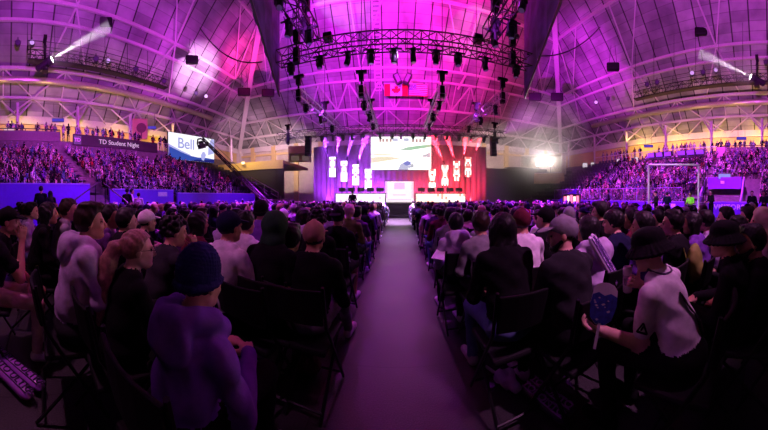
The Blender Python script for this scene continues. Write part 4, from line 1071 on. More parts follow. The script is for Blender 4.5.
# ------------------------------------------------------------------ the audience on the floor
def stage_turn(x, y): return -math.atan2(0.16 - x, 19.0 - y)
def to_world(o_loc, rz, p):
    return Vector(o_loc) + Matrix.Rotation(rz, 3, 'Z') @ Vector(p)
OCC = []                                               # floor places already taken
HERO = {}
def hero(key, px, py, r, label, top, style, hcol='black', skin=0, bot='black', shoe='white', turn=0.0, vox=0.010, hvox=0.007, group=None, px_arms=None, **kw):
    az = (px - CX) / FPX; rr = r - 0.0
    hc = CAM_H - (py - CY) / FPX * rr
    lean = kw.get('lean', 0.15)
    x, y = rr * math.sin(az), rr * math.cos(az)
    rz = stage_turn(x, y) + turn
    d = Matrix.Rotation(rz, 3, 'Z') @ Vector((0, 0.42 * math.sin(lean) + 0.05, 0))      # the head sits ahead of the hips
    x, y = x - d.x, y - d.y
    if px_arms:                                          # arms given as places: elbow and wrist of each side
        inv = Matrix.Rotation(-rz, 3, 'Z'); loc3 = lambda q: np.array(inv @ (at(*q) - Vector((x, y, 0))))
        kw['arms'] = tuple(tuple(loc3(q) for q in a) if a else None for a in px_arms)
    me, HM, J = make_person('person', vox, hc=hc, **kw)
    if px_arms: J['arms'] = kw['arms']
    o = bpy.data.objects.new('person', me); COL.objects.link(o)
    o.location = (x, y, 0); o.rotation_euler = (0, 0, rz)
    slots(o, [SK[skin], CL[top], CL[bot], CL[shoe], EYEM, LP[skin]])
    hm = CL[hcol] if style in HATS else HR[hcol]
    add_hair(o, HM, style, hm, hvox, len(OCC) % 3)
    if style in ('cap', 'cap_back', 'bucket', 'beanie'):
        add_hair(o, HM, kw_hair.get(key, 'buzz'), HR['black'], hvox, 0)
    tag(o, label, 'person', group)
    OCC.append((x, y)); HERO[key] = (o, HM, J)
    chair(x, y, rz, 'black folding chair under the person with ' + CHAIRL[key])
    return o
kw_hair = {}
CHAIRL = dict(beanie='navy knit beanie', ponytail='auburn ponytail', lilac='pale lilac hoodie', capchin='chin on hand at the left edge', grey_tee='grey top behind the lilac hoodie', blackbob='dark bob behind the chin-resting one',
    violet_top='pale violet shirt near the left edge', plum='plum tee', black_back='dark hair left of the white cap', white_cap='white cap', curly='curly hair resting mouth on fist', long_hair='long straight hair and maroon top',
    white_tee='white tee and navy cap', pale_tee='pale tee behind the white tee', green_hood='dark green hood', low_head='lowered dark head', tan_cap='tan cap and black jacket', black_cap_aisle='black cap two rows ahead of the tan cap',
    pink_hair='pale pink hair', purple_hoodie_row='lavender hoodie behind the tan cap row', round_hair='round black hair beyond the tan cap', violet_beanie='dark beanie and violet jacket', bucket='bucket hat and white tee',
    bucket_dark='bucket hat and dark jacket', beard_edge='beard and lanyard at the right edge', edge_behind='dark hair beside the bearded one', grey_cap='grey mesh-back cap', letter_hoodie='dark letters on the hoodie', mohawk='tall narrow dark hair',
    big_black='thick black hair and blue jeans', white_shoulder='white top and brown cap', dark_cap_right='black cap behind the grey mesh cap', scarf='pale lilac scarf', tall_dark='swept dark hair behind the lilac scarf', pink_collar='pink collar',
    orange_collar='dark jacket right of the fringe', purple_shirt='violet shirt beyond the white tee', backpack='yellow-green backpack', glasses='violet top right of the backpack', lilac_right='lilac shirt behind the dark bucket hat',
    black_right='black hair before the pale jackets', pale_hood='pale grey hood at the right edge', sand_jacket='sand jacket')
W_ = V3
hero('beanie', 202, 280, 1.10, 'person in navy knit beanie and purple hoodie seen from behind, nearest left of aisle', 'hoodie_purple', 'beanie', 'beanie_navy', turn=0.10, vox=0.0075, hvox=0.0055, hood=True, hoodk=1.06, sdrop=0.088, fold=0.006, sh=0.16, head=(-0.15, -0.1, 0), bulk=1.0)
hero('ponytail', 138, 249, 1.58, 'person with long auburn ponytail and glasses in a black top', 'black', 'ponytail', 'auburn', 4, vox=0.0075, hvox=0.0055, head=(-0.30, 0, 0), sh=0.155)
hero('lilac', 88, 222, 1.78, 'person in pale lilac hoodie with short dark hair, left of the ponytail', 'lavender', 'quiff', 'brown', 1, 'charcoal', vox=0.0075, hvox=0.006, hood=True, head=(-0.25, 0.02, 0), lean=0.14, sh=0.195, bulk=1.16)
hero('capchin', 6, 221, 2.3, 'person in black cap resting chin on hand, at the far left edge', 'black', 'cap', 'black', 1, 'sand', vox=0.0075, hvox=0.006, sleeve='short', head=(-0.1, -0.05, 0), lean=0.22,
     arms=((W_(-.22, .14, .78), W_(-.02, .36, .66)), (W_(.20, .30, .74), W_(.075, .30, 1.03))), hands=({}, dict(d=(-.1, 0.1, 1), pn=(-1, -.3, 0), curl=0.6)))
hero('grey_tee', 67, 210, 2.9, 'person in grey top with short hair, behind the lilac hoodie', 'grey', 'short', 'brown', 0, head=(-0.2, 0, 0))
hero('blackbob', 47, 213, 2.8, 'person in black with a dark bob, behind the chin-resting person', 'black', 'bob', 'black', 1)
hero('violet_top', 31, 211, 3.7, 'person in pale violet shirt, between black bob and left edge', 'lavender', 'short', 'black', 0, 'denim')
hero('plum', 108, 217, 2.65, 'person in plum tee with short black hair, right of the lilac hoodie', 'plum', 'short', 'black', 1, head=(-0.3, 0, 0), sleeve='short')
hero('black_back', 126, 221, 2.5, 'person in black with dark hair, directly left of the white cap', 'black', 'short', 'black', 0, head=(-.1, 0, 0))
hero('white_cap', 147, 221, 2.9, 'person in a white cap and black top', 'black', 'cap', 'white', 0)
hero('curly', 172, 232, 2.1, 'person with dark curly hair resting mouth on fist, right of the ponytail', 'charcoal', 'curly', 'black', 1, vox=0.008, hvox=0.007, head=(-0.35, -0.05, 0), lean=0.3,
     arms=((W_(-.2, .2, .76), W_(-.02, .36, .68)), (W_(.20, .36, .72), W_(.11, .34, .98))), hands=({}, dict(d=(-.3, 0, 1), pn=(-1, 0, 0), curl=0.9)))
hero('long_hair', 198, 223, 2.6, 'person with long straight black hair and maroon top', 'maroon', 'long', 'black', 2, head=(-0.2, 0, 0), sh=0.15)
hero('white_tee', 229, 227, 1.98, 'person in white tee and dark navy cap, beyond the beanie', 'white', 'cap', 'navy', 1, 'charcoal', vox=0.0085, sleeve='short', head=(-0.15, 0, 0), bulk=1.06)
hero('pale_tee', 246, 223, 2.65, 'person in pale tee with dark hair, behind the white tee', 'white', 'short', 'black', 0, sleeve='short')
hero('green_hood', 273, 228, 2.0, 'person with dark green hood up and black shirt, elbow on knee', 'black', 'hood', 'green', 1, vox=0.0085, sleeve='short', lean=0.34, bulk=1.05,
     px_arms=(None, ((291, 293, 1.86), (285, 316, 2.05))))
hero('low_head', 290, 239, 2.1, 'person in black with lowered dark head, left of the tan cap', 'black', 'short', 'black', 1, lean=0.35)
hero('tan_cap', 314, 237, 1.95, 'person in tan cap and black jacket on the left aisle seat', 'black', 'cap', 'tan', 1, 'grey', 'white', vox=0.008, hvox=0.006, lean=0.2, bulk=1.1, head=(0.05, -0.05, 0),
     legs=(None, (W_(.13, .47, .53), W_(.12, .74, .11))), sh=0.185)
kw_hair = {}
hero('black_cap_aisle', 338, 217, 3.1, 'person in black cap and black jacket, two rows ahead of the tan cap', 'black', 'cap_back', 'black', 1, shorts=True)
hero('pink_hair', 349, 212, 4.1, 'person with pale pink hair in olive camouflage jacket on the left aisle', 'olive', 'short', 'pale', 0)
hero('purple_hoodie_row', 304, 218, 3.1, 'person in lavender hoodie with round dark hair, behind the tan cap row', 'lavender', 'bob', 'black', 0, hood=True)
hero('round_hair', 317, 221, 2.75, 'person with round black hair directly beyond the tan cap', 'black', 'curly', 'black', 1)
hero('violet_beanie', 261, 212, 3.2, 'person in dark beanie and violet jacket, beyond the green hood', 'violet', 'beanie', 'black', 0)
# right of the aisle
hero('bucket', 653, 250, 1.5, 'person in black bucket hat and white tee holding a fan and a can', 'white', 'bucket', 'black', 4, 'black', 'black', vox=0.0062, hvox=0.0055, sleeve='short', lean=0.36, head=(0.35, -0.22, 0), sh=0.165,
     px_arms=(((641, 344, 1.40), (606, 332, 1.30)), ((656, 296, 1.78), (640, 284, 1.56))),
     hands=(dict(d=(-.45, .75, .15), pn=(.5, -.1, .85), curl=0.75, side=-1), dict(d=(-.85, .2, .45), pn=(-.3, -.8, 0), curl=0.8, side=1, spread=.05)))
hero('bucket_dark', 724, 239, 1.78, 'person in black bucket hat and dark jacket, behind the white tee bucket hat', 'black', 'bucket', 'black', 1, vox=0.008, hvox=0.006, head=(0.35, -.05, 0))
hero('beard_edge', 751, 242, 1.85, 'bearded dark-haired person in black with lanyard, at the far right edge', 'black', 'short', 'black', 2, vox=0.008, hvox=0.006, head=(0.35, 0, 0))
hero('edge_behind', 737, 229, 2.5, 'person with dark hair looking left, between dark bucket hat and bearded person', 'charcoal', 'short', 'black', 2, head=(0.3, 0, 0))
hero('grey_cap', 563, 234, 1.75, 'bearded person in grey mesh-back cap and dark jacket looking left', 'charcoal', 'cap', 'grey', 0, vox=0.0075, hvox=0.006, head=(0.95, -0.08, 0), bulk=1.1)
hero('letter_hoodie', 456, 224, 2.95, 'person in pale grey hoodie with dark letters across the back', 'lavender', 'short', 'black', 1, hood=True, lean=0.3)
hero('mohawk', 481, 224, 2.55, 'person with tall narrow dark hair and grey sweatshirt on aisle side', 'grey', 'quiff', 'brown', 1, 'charcoal', lean=0.2)
hero('big_black', 503, 229, 1.85, 'person in black with thick black hair and blue jeans, right aisle seat', 'black', 'bob', 'black', 1, 'denim', vox=0.0085, bulk=1.12)
hero('white_shoulder', 522, 222, 2.4, 'person in white top with brown cap, right of thick black hair', 'white', 'cap', 'maroon', 1, head=(-0.2, 0, 0))
hero('dark_cap_right', 546, 218, 2.75, 'person in black cap and black top, behind the grey mesh cap', 'black', 'cap', 'black', 0, head=(0.3, 0, 0))
hero('scarf', 588, 229, 2.25, 'person with black bob and pale lilac scarf, beside the striped sticks', 'lavender', 'bob', 'black', 1, hood=True, head=(0.3, 0, 0))
hero('tall_dark', 601, 212, 3.2, 'tall person in black with swept dark hair, behind the lilac scarf', 'black', 'quiff', 'black', 0, head=(0.4, 0, 0))
hero('pink_collar', 614, 222, 2.55, 'person in navy shirt with fringe and pink collar', 'navy', 'fringe', 'black', 0, head=(0.35, 0, 0), vox=.009)
hero('orange_collar', 632, 219, 3.0, 'person in dark jacket, between fringe and black bucket hat', 'maroon', 'short', 'black', 2, head=(0.2, 0, 0))
hero('purple_shirt', 643, 226, 2.3, 'person in violet shirt with short black hair, beyond the white tee', 'violet', 'short', 'black', 2, head=(0.3, 0, 0))
hero('backpack', 673, 223, 2.45, 'person in black with a yellow-green backpack on the shoulder', 'black', 'short', 'black', 1, head=(0.35, 0, 0))
hero('glasses', 692, 223, 2.8, 'person in violet with dark long hair, right of the yellow-green backpack', 'violet', 'long', 'black', 2, head=(0.25, 0, 0))
hero('lilac_right', 705, 221, 3.0, 'person in lilac shirt with dark hair, behind the dark bucket hat', 'lavender', 'short', 'black', 0)
hero('black_right', 726, 217, 3.2, 'person in black with black hair, standing out before the pale jackets', 'black', 'short', 'black', 0)
hero('pale_hood', 762, 220, 2.6, 'person in pale grey hood, at the right edge of the picture', 'sand', 'hood', 'sand', 0, hood=True)
hero('sand_jacket', 748, 217, 3.1, 'person in sand jacket with dark hair, left of the pale hood', 'sand', 'short', 'black', 0)

# ---- things worn and held by the nearest people
def on(key, name, m, mb, head=False, smooth=False):
    o, HM, J = HERO[key]; c = mb.build(name, m, o, smooth=smooth)
    if head: c.matrix_local = HM
    return c
g = MB()
for s in (-1, 1):
    pts = [(s * 0.034 + 0.024 * math.cos(a), 0.104, -0.004 + 0.019 * math.sin(a)) for a in [i * math.pi / 6 for i in range(13)]]
    g.path(pts, 0.0022, 4); g.tube((s * 0.058, 0.103, 0.002), (s * 0.083, 0.0, 0.004), 0.0022, 4)
g.tube((-0.012, 0.105, 0.0), (0.012, 0.105, 0.0), 0.002, 4)
on('ponytail', 'glasses', mat('glasses_frame', (0.05, 0.02, 0.02), 0.3), g, True)
on('ponytail', 'hair_tie', CL['black'], MB().lathe([(0.033, -0.012), (0.038, 0), (0.033, 0.012)], (0, 0, 0), 12, Matrix.Translation((0, -0.122, 0.028)) @ Matrix.Rotation(1.1, 4, 'X')), True)
def beard(key):
    o, HM, J = HERO[key]; f = Field()
    f.ell((0, 0.052, -0.098), (0.043, 0.045, 0.034), None, TOP, 0.02)
    for s in (-1, 1): f.cap((s * 0.066, 0.01, -0.045), (s * 0.040, 0.058, -0.092), 0.014, 0.02, TOP, 0.02)
    f.cap((-0.022, 0.098, -0.056), (0.022, 0.098, -0.056), 0.008, None, TOP, 0.01)
    V, Q, T = f.mesh(0.006, 0, None, lambda X, Y, Z: 0.0015 * np.sin(300 * X + 200 * Z) * np.sin(260 * Y))
    b = bpy.data.objects.new('beard', np_mesh('beard', V, Q)); COL.objects.link(b); b.parent = o; b.matrix_local = HM; slots(b, [HR['black']])
beard('beard_edge'); beard('grey_cap')
def strap(key, name, pts, w, m, label=None):
    """a webbing strap laid through points in the wearer's own frame"""
    g = MB(); ps = [Vector(p) for p in pts]
    for a, b in zip(ps[:-1], ps[1:]): g.bar(a, b, w, 0.008)
    o, HM, J = HERO[key]; c = g.build(name, m, o)
    if label: c['label'] = label
    return c
def over(key, side_from, side_to, n=9, k=0.135):
    """points over the back from one shoulder to the other hip"""
    o, HM, J = HERO[key]; N = Vector(J['N']); out = []
    return N
# sling strap down the bucket-hat wearer's back, and the lanyard round the neck
def surf(key, x, z, back=True):
    """the point of the wearer's own surface at (x, z), seen from behind"""
    o = HERO[key][0]; me = o.data
    n = len(me.vertices); co = np.empty(n * 3, np.float32); me.vertices.foreach_get('co', co); co = co.reshape(-1, 3)
    d = (co[:, 0] - x) ** 2 + (co[:, 2] - z) ** 2; near = co[d < 0.02 ** 2]
    if not len(near): near = co[[d.argmin()]]
    p = near[near[:, 1].argmin() if back else near[:, 1].argmax()]
    return Vector((x, p[1] + (-0.006 if back else 0.006), z))
def back_strap(key, x0, x1, top_drop, bot, name, w, m, n=9, back=True):
    J = HERO[key][2]; zt = J['N'][2] - top_drop
    return strap(key, name, [surf(key, x0 + (x1 - x0) * i / n, zt + (bot - zt) * i / n, back) for i in range(n + 1)], w, m)
webbing = mat('webbing', (0.012, 0.011, 0.014), 0.7)
back_strap('bucket', -0.05, 0.06, 0.07, 0.62, 'sling_strap', 0.034, webbing, 10)
J = HERO['bucket'][2]; N = J['N']
g = MB(); ps = [Vector(N + V3(0.078 * math.sin(a), -0.005 - 0.072 * math.cos(a), 0.030 - 0.012 * math.cos(a) - 0.02 * (a > 2.4 or a < -2.4))) for a in [-2.6 + 5.2 * i / 14 for i in range(15)]]
ps = [p + Vector((0, -0.004, 0.006)) for p in ps]
g.path(ps, 0.0075, 5)
g.build('lanyard', mat('lanyard_print', (0.05, 0.02, 0.09), 0.6, 0, 0.9, 120), HERO['bucket'][0])
back_strap('beanie', -0.145, -0.165, 0.075, 0.62, 'shoulder_strap', 0.045, webbing, 8)
for s in (-1, 1): back_strap('beard_edge', 0.05 * s, 0.015 * s, 0.05, 0.72, 'lanyard', 0.016, mat('lanyard_pale', (0.4, 0.3, 0.45), 0.6), 8, False)
back_strap('backpack', -0.12, -0.10, 0.07, 0.62, 'backpack_strap', 0.05, mat('webbing_lime', (0.22, 0.24, 0.03), 0.7), 8)
HERO['backpack'][0].children[-1]['label'] = 'yellow-green backpack strap'
J = HERO['backpack'][2]
f = Field(); cb = J['N'] + V3(-0.02, -0.19, -0.22)
f.ell(cb, (0.13, 0.07, 0.18), None, TOP, 0.03); f.ell(cb + V3(0, -0.05, -0.07), (0.10, 0.05, 0.09), None, TOP, 0.02)
V, Q, T = f.mesh(0.012, 0.004)
bp = bpy.data.objects.new('backpack', np_mesh('backpack', V, Q)); COL.objects.link(bp); slots(bp, [mat('backpack_lime', (0.20, 0.22, 0.035), 0.8, 0, 0.3)])
bp.location = HERO['backpack'][0].location; bp.rotation_euler = HERO['backpack'][0].rotation_euler
tag(bp, 'small yellow-green backpack worn by the dark-haired person in black', 'backpack')
# sleeve emblem of the white tee: a dark triangle outline with a bar
J = HERO['bucket'][2]
o = HERO['bucket'][0]
E_, S_ = np.array(J['arms'][0][0]), J['S'][0]
pm = S_ + (E_ - S_) * 0.50; ax = unit(E_ - S_); outw = unit(V3(-1, -0.35, 0) - ax * (V3(-1, -0.35, 0) @ ax)); sd = np.cross(ax, outw)
g = MB(); c0 = pm + outw * 0.0655
tri = [c0 - ax * 0.034, c0 + ax * 0.026 + sd * 0.028, c0 + ax * 0.026 - sd * 0.028]
for i in range(3): g.bar(Vector(tri[i]), Vector(tri[(i + 1) % 3]), 0.011, 0.008)
g.bar(Vector(c0 + ax * 0.012 + sd * 0.006), Vector(c0 - ax * 0.012 - sd * 0.002), 0.012, 0.008)
g.build('sleeve_emblem', CL['black'], o)
# dark letters across the pale hoodie
o, HM, J = HERO['letter_hoodie']
t = text_mesh('back_letters', 'TOR', 0.16, CL['black'], o, 0.006, 1.0, 0.006)
p = surf('letter_hoodie', 0, J['N'][2] - 0.26)
t.location = p + Vector((0, -0.012, 0)); t.rotation_euler = (math.pi / 2 - 0.28, 0, 0)

# held things
o = HERO['bucket'][0]
Wl = at(599, 325, 1.24)
fan = empty('paper_fan', Wl, -0.72, 'blue and white printed paper fan held by the white tee person', 'fan')
g = MB()
outl = [(-0.02, 0.0), (-0.052, 0.03), (-0.062, 0.10), (-0.058, 0.165), (-0.045, 0.185), (-0.02, 0.197), (0.01, 0.20), (0.04, 0.192), (0.060, 0.17), (0.068, 0.10), (0.055, 0.03), (0.02, 0.0)]
def plate(g, pts, y, th, k):
    g.cur = k; n = len(pts); g.poly([(x, y, z) for x, z in pts] + [(x, y + th, z) for x, z in pts], [tuple(range(n)), tuple(range(2 * n - 1, n - 1, -1))] + [(i, i + n, (i + 1) % n + n, (i + 1) % n) for i in range(n)])
plate(g, outl[::-1], 0, 0.003, 0)
plate(g, [(-0.062, 0.09), (-0.058, 0.135), (-0.03, 0.150), (0.0, 0.138), (0.03, 0.152), (0.064, 0.14), (0.068, 0.10), (0.055, 0.03), (0.02, 0.004), (-0.02, 0.004), (-0.052, 0.03)][::-1], -0.0015, 0.001, 1)
rnd = random.Random(3)
for i in range(12):
    cx, cz = rnd.uniform(-0.045, 0.05), rnd.uniform(0.02, 0.125); w = rnd.uniform(0.004, 0.009)
    plate(g, [(cx - w, cz), (cx, cz + w * .7), (cx + w, cz), (cx, cz - w * .6)], -0.0028, 0.001, 2)
fl = g.build('fan_blade', [mat('fan_white', (0.75, 0.7, 0.72), 0.6), mat('fan_blue', (0.03, 0.05, 0.32), 0.6, 0, 0.5, 40), mat('fan_spots', (0.7, 0.65, 0.55), 0.6)], fan)
MB().box((0, 0.0015, -0.05), (0.014, 0.006, 0.12)).build('handle', mat('fan_handle', (0.75, 0.72, 0.74), 0.4), fan)
fan.rotation_euler = (-0.15, 0.20, -0.86); fan.scale = (1.05,) * 3
Wr = at(627.5, 280, 1.52)
can = empty('drink_can', Wr + Vector((0, 0, -0.075)), 0.4, 'tall pale drink can raised by the white tee person', 'can')
MB().lathe([(0.022, 0.0), (0.027, 0.004), (0.029, 0.012), (0.029, 0.145), (0.024, 0.156)], (0, 0, 0), 18).build('body', mat('can_white', (0.68, 0.62, 0.66), 0.35, 0.3), can, smooth=True)
MB().lathe([(0.0245, 0.155), (0.0245, 0.160), (0.021, 0.160), (0.021, 0.157)], (0, 0, 0), 18).build('lid', chrome, can, smooth=True)
MB().lathe([(0.0293, 0.05), (0.0293, 0.11)], (0, 0, 0), 18).build('label_band', mat('can_print', (0.35, 0.25, 0.4), 0.4, 0, 0.6, 60), can)

# ---- striped inflatable sticks
def stick_pair(name, loc, rot_, L, w, text, label, tcol, bcol, gap=0.004, tsize=0.05, one=False, stripes=True, hang=0.0):
    r = empty(name, loc, 0, label, 'thunder sticks'); r.rotation_euler = rot_
    bm_ = mat('stick_' + bcol[0], bcol[1], 0.35, 0, 0.1)
    tm = mat('stick_ink_' + tcol[0], tcol[1], 0.5)
    for k in range(1 if one else 2):
        f = Field(); yo = (k - 0.5 * (not one)) * (w + gap)
        for u in np.linspace(-L / 2 + w * 0.4, L / 2 - w * 0.4, 7): pass
        n = 22; prof = []
        g = MB()
        for i in range(n + 1):
            u = -L / 2 + L * i / n; e = min(i, n - i) / 2.0; rr = w / 2 * min(1.0, 0.55 + 0.45 * min(e, 1)); th = 0.28 if e < 0.5 else 0.5
            prof.append((u, rr, rr * (0.25 if e < 0.4 else 0.75)))
        m = 12
        pts = [(u, yo + a * math.cos(2 * math.pi * j / m), b * math.sin(2 * math.pi * j / m)) for u, a, b in prof for j in range(m)]
        fs = [(i * m + j, i * m + (j + 1) % m, (i + 1) * m + (j + 1) % m, (i + 1) * m + j) for i in range(n) for j in range(m)] + [tuple(range(m - 1, -1, -1)), tuple(range(n * m, n * m + m))]
        g.poly(pts, fs); tube = g.build('tube', bm_, r, smooth=True)
        t = text_mesh('lettering', text, tsize, tm, tube, 0.002, 1.0, 0.0008)
        t.location = (0, yo, w / 2 * 0.76 + 0.001)
        if stripes:
            s = MB()
            for yy in (-0.30, 0.30): s.box((0, yo + yy * w, w * 0.325), (L * 0.93, 0.006, 0.006))
            s.build('stripe', tm, tube)
    return r
INK, VIO = ('dark', (0.015, 0.008, 0.03)), ('violet', (0.30, 0.08, 0.50))
p = at(604, 259, 1.95)
stick_pair('thunder_sticks', p, (0.35, 1.05, -0.75), 0.44, 0.062, 'TORONTO ULTRA', 'pair of pale striped inflatable sticks upright beside the lilac scarf', ('purple', (0.10, 0.03, 0.22)), ('pale', (0.62, 0.50, 0.75)), tsize=0.042)
# ---- the rest of the floor audience: the nearest as people of their own, the far rest with the stands as one crowd
rnd = random.Random(11)
TOPS = [('black', 22), ('charcoal', 8), ('navy', 6), ('plum', 7), ('violet', 8), ('lavender', 9), ('white', 9), ('grey', 8), ('pink', 3), ('maroon', 3), ('sand', 3), ('red', 1), ('teal', 2)]
STY = [('short', 24), ('quiff', 10), ('curly', 8), ('bob', 9), ('long', 9), ('cap', 9), ('cap_back', 5), ('beanie', 4), ('bun', 2), ('fringe', 6), ('hood', 3), ('buzz', 4)]
pick = lambda L: rnd.choices([a for a, _ in L], [b for _, b in L])[0]
VARP = [dict(hc=1.08, lean=.15), dict(hc=1.12, lean=.08, head=(.2, 0, 0)), dict(hc=1.05, lean=.32, head=(-.25, -.05, 0)), dict(hc=1.10, lean=.12, sleeve='short', head=(-.4, 0, 0)), dict(hc=1.07, lean=.25, sleeve='short', head=(.35, 0, .05)),
        dict(hc=1.09, lean=.1, hood=True, head=(.1, 0, 0)), dict(hc=1.07, lean=.2, sh=.15, bulk=.9), dict(hc=1.11, lean=.18, bulk=1.12, head=(-.1, .05, 0))]
MID = [make_person('person', 0.017, fingers=False, **p) for p in VARP]
FARV = [make_person('person', 0.026, fingers=False, fold=0, **p) for p in VARP]
seats = []
for side in (-1, 1):
    for k in range(-1, 19):
        y = 0.10 + 0.86 * k
        for j in range(28):
            x = side * (0.80 + 0.53 * j)
            if x < -9.9 or x > 14.2 or y > 14.4: continue
            r = math.hypot(x, y)
            if r < 2.2 or (y < 1.5 and abs(x) < 2.9) or y < -0.9: continue
            az = math.atan2(x, y)
            if abs(az + 0.06) > 1.58: continue
            pxx = CX + az * FPX
            if side > 0 and ((706 < pxx < 750 and r > 3.3) or (640 < pxx <= 706 and r > 6.5) or x > 9.5): continue
            if (x + 6.75) ** 2 + (y - 10.5) ** 2 < 0.9: continue
            if any((x - a) ** 2 + (y - b) ** 2 < 0.44 ** 2 for a, b in OCC): continue
            if rnd.random() < 0.06: continue
            seats.append((r, x, y, k, j, side))
seats.sort()
NIND = 285 - len(OCC)
row_from_stage = lambda k: 18 - k
NUM = ORD
hname = {'short': 'short dark hair', 'quiff': 'swept dark hair', 'curly': 'curly dark hair', 'bob': 'a dark bob', 'long': 'long dark hair', 'cap': 'a cap', 'cap_back': 'a backwards cap', 'beanie': 'a beanie', 'bun': 'a hair bun', 'fringe': 'a dark fringe', 'hood': 'a raised hood', 'buzz': 'cropped hair'}
for q, (r, x, y, k, j, side) in enumerate(seats[:NIND]):
    v = rnd.randrange(len(VARP)); near = r < 6.0
    me, HM, J = (MID if near else FARV)[v]
    o = bpy.data.objects.new('person', me); COL.objects.link(o)
    x2, y2 = x + rnd.uniform(-.04, .04), y + rnd.uniform(-.06, .06)
    rz = stage_turn(x2, y2) + rnd.uniform(-.12, .12)
    o.location = (x2, y2, 0); o.rotation_euler = (0, 0, rz)
    top, sty, sk = pick(TOPS), pick(STY), rnd.choice([0, 0, 1, 1, 2, 3, 4])
    o.scale = (1 - 0.05 * min(1, max(0, (r - 5) / 5)),) * 3
    slots(o, [SK[sk], CL[top], CL[rnd.choice(['black', 'charcoal', 'denim', 'navy', 'sand'])], CL[rnd.choice(['white', 'black', 'grey'])], EYEM, LP[sk]])
    hm = CL[rnd.choice(['black', 'navy', 'white', 'maroon', 'grey', 'black'])] if sty in HATS else HR[rnd.choices(['black', 'brown', 'fair', 'grey'], [6, 3, 1, .4])[0]]
    add_hair(o, HM, sty, hm, 0.011 if near else 0.018, 0)
    lab = 'person in %s with %s, %s seat %s of aisle, %s row from stage' % (top, hname[sty].replace('dark ', '') if hm in (HR['fair'], HR['grey']) else hname[sty], NUM[j], 'left' if side < 0 else 'right', NUM[row_from_stage(k)])
    tag(o, lab, 'person', 'audience seated on the floor')
    if r < 7.5:
        chair(x2, y2, rz, 'black folding chair, %s seat %s of aisle, %s row from stage' % (NUM[j], 'left' if side < 0 else 'right', NUM[row_from_stage(k)]))

# ---- one crowd: far floor rows, both stands and the concourse rails
LOW = [make_person('low', 0.052, fingers=False, fold=0, lowleg=(i != 9), **p) for i, p in enumerate(VARP)]
def standing(vox):
    f = Field()
    for s in (-1, 1):
        f.cap((s * .09, 0, .92), (s * .1, 0.01, .5), .085, .06, LEGS); f.cap((s * .1, .01, .5), (s * .1, 0, .08), .06, .045, LEGS); f.cap((s * .1, -.02, .05), (s * .11, .16, .04), .045, .04, SHOE)
        f.cap((s * .19, 0, 1.42), (s * .25, 0.02, 1.15), .055, .048, TOP); f.cap((s * .25, .02, 1.15), (s * .16, .26, 1.08), .045, .04, TOP); f.cap((s * .16, .26, 1.08), (s * .13, .36, 1.08), .04, .035, SKIN)
    f.ell((0, 0, .97), (.17, .12, .12), None, LEGS); f.ell((0, 0, 1.2), (.17, .12, .26)); f.cap((-.14, 0, 1.43), (.14, 0, 1.43), .06); f.cap((0, 0, 1.46), (0, .02, 1.56), .05, .05, SKIN)
    head_field(f, V3(0, .03, 1.63), np.eye(3))
    V, Q, T = f.mesh(vox, 0)
    return np_mesh('standing', V, Q, T), Matrix.Translation((0, .03, 1.63)), None
LOWS = standing(0.055)
def arrays(t):
    me, HM, J = t; n = len(me.vertices); co = np.empty(n * 3, np.float32); me.vertices.foreach_get('co', co); co = co.reshape(-1, 3)
    q = np.empty(len(me.polygons) * 4, np.int32); me.loops.foreach_get('vertex_index', q); q = q.reshape(-1, 4)
    mi = np.empty(len(me.polygons), np.int32); me.polygons.foreach_get('material_index', mi)
    hc = np.array(HM.translation); R = np.array(HM.to_3x3())
    loc = (co[q].mean(1) - hc) @ R
    nearh = (np.linalg.norm(loc, axis=1) < 0.17) & (loc[:, 2] > -0.1) & (mi != TOP)
    mi = np.where(nearh & ((loc[:, 2] > 0.045) | (loc[:, 1] < -0.02)), 6, mi)
    return co, q, mi
LA = [arrays(t) for t in LOW]; LS = arrays(LOWS)
CM = list(CL.values()) + SK + list(HR.values()) + [EYEM]
CI = {m.name: i for i, m in enumerate(CM)}
cv, cq, cm, cn = [], [], [], 0
STOPS = [('black', 20), ('charcoal', 10), ('navy', 6), ('plum', 8), ('violet', 8), ('lavender', 12), ('white', 14), ('grey', 10), ('pink', 5), ('maroon', 5), ('sand', 4), ('red', 2), ('teal', 2)]
def crowd_add(A, x, y, z, rz, tops=STOPS, size=1.0):
    global cn
    co, q, mi = A; c, s = math.cos(rz), math.sin(rz); k = rnd.uniform(.95, 1.06) * size
    P = np.stack([(co[:, 0] * c - co[:, 1] * s) * k + x, (co[:, 0] * s + co[:, 1] * c) * k + y, co[:, 2] * k + z], 1)
    sk = SK[rnd.randrange(5)]
    ms = np.array([CI[m.name] for m in (sk, CL[pick(tops)], CL[rnd.choice(['black', 'charcoal', 'denim', 'navy'])], CL[rnd.choice(['white', 'black'])], sk, sk, HR[rnd.choices(['black', 'brown', 'fair'], [6, 3, 1])[0]] if rnd.random() < .8 else CL[rnd.choice(['black', 'white', 'navy', 'red'])])])
    cv.append(P); cq.append(q + cn); cm.append(ms[mi]); cn += len(P)
for r, x, y, k, j, side in seats[NIND:]:
    crowd_add(rnd.choice(LA), x + rnd.uniform(-.05, .05), y + rnd.uniform(-.08, .08), 0, stage_turn(x, y), size=.93)
EMPTY = []
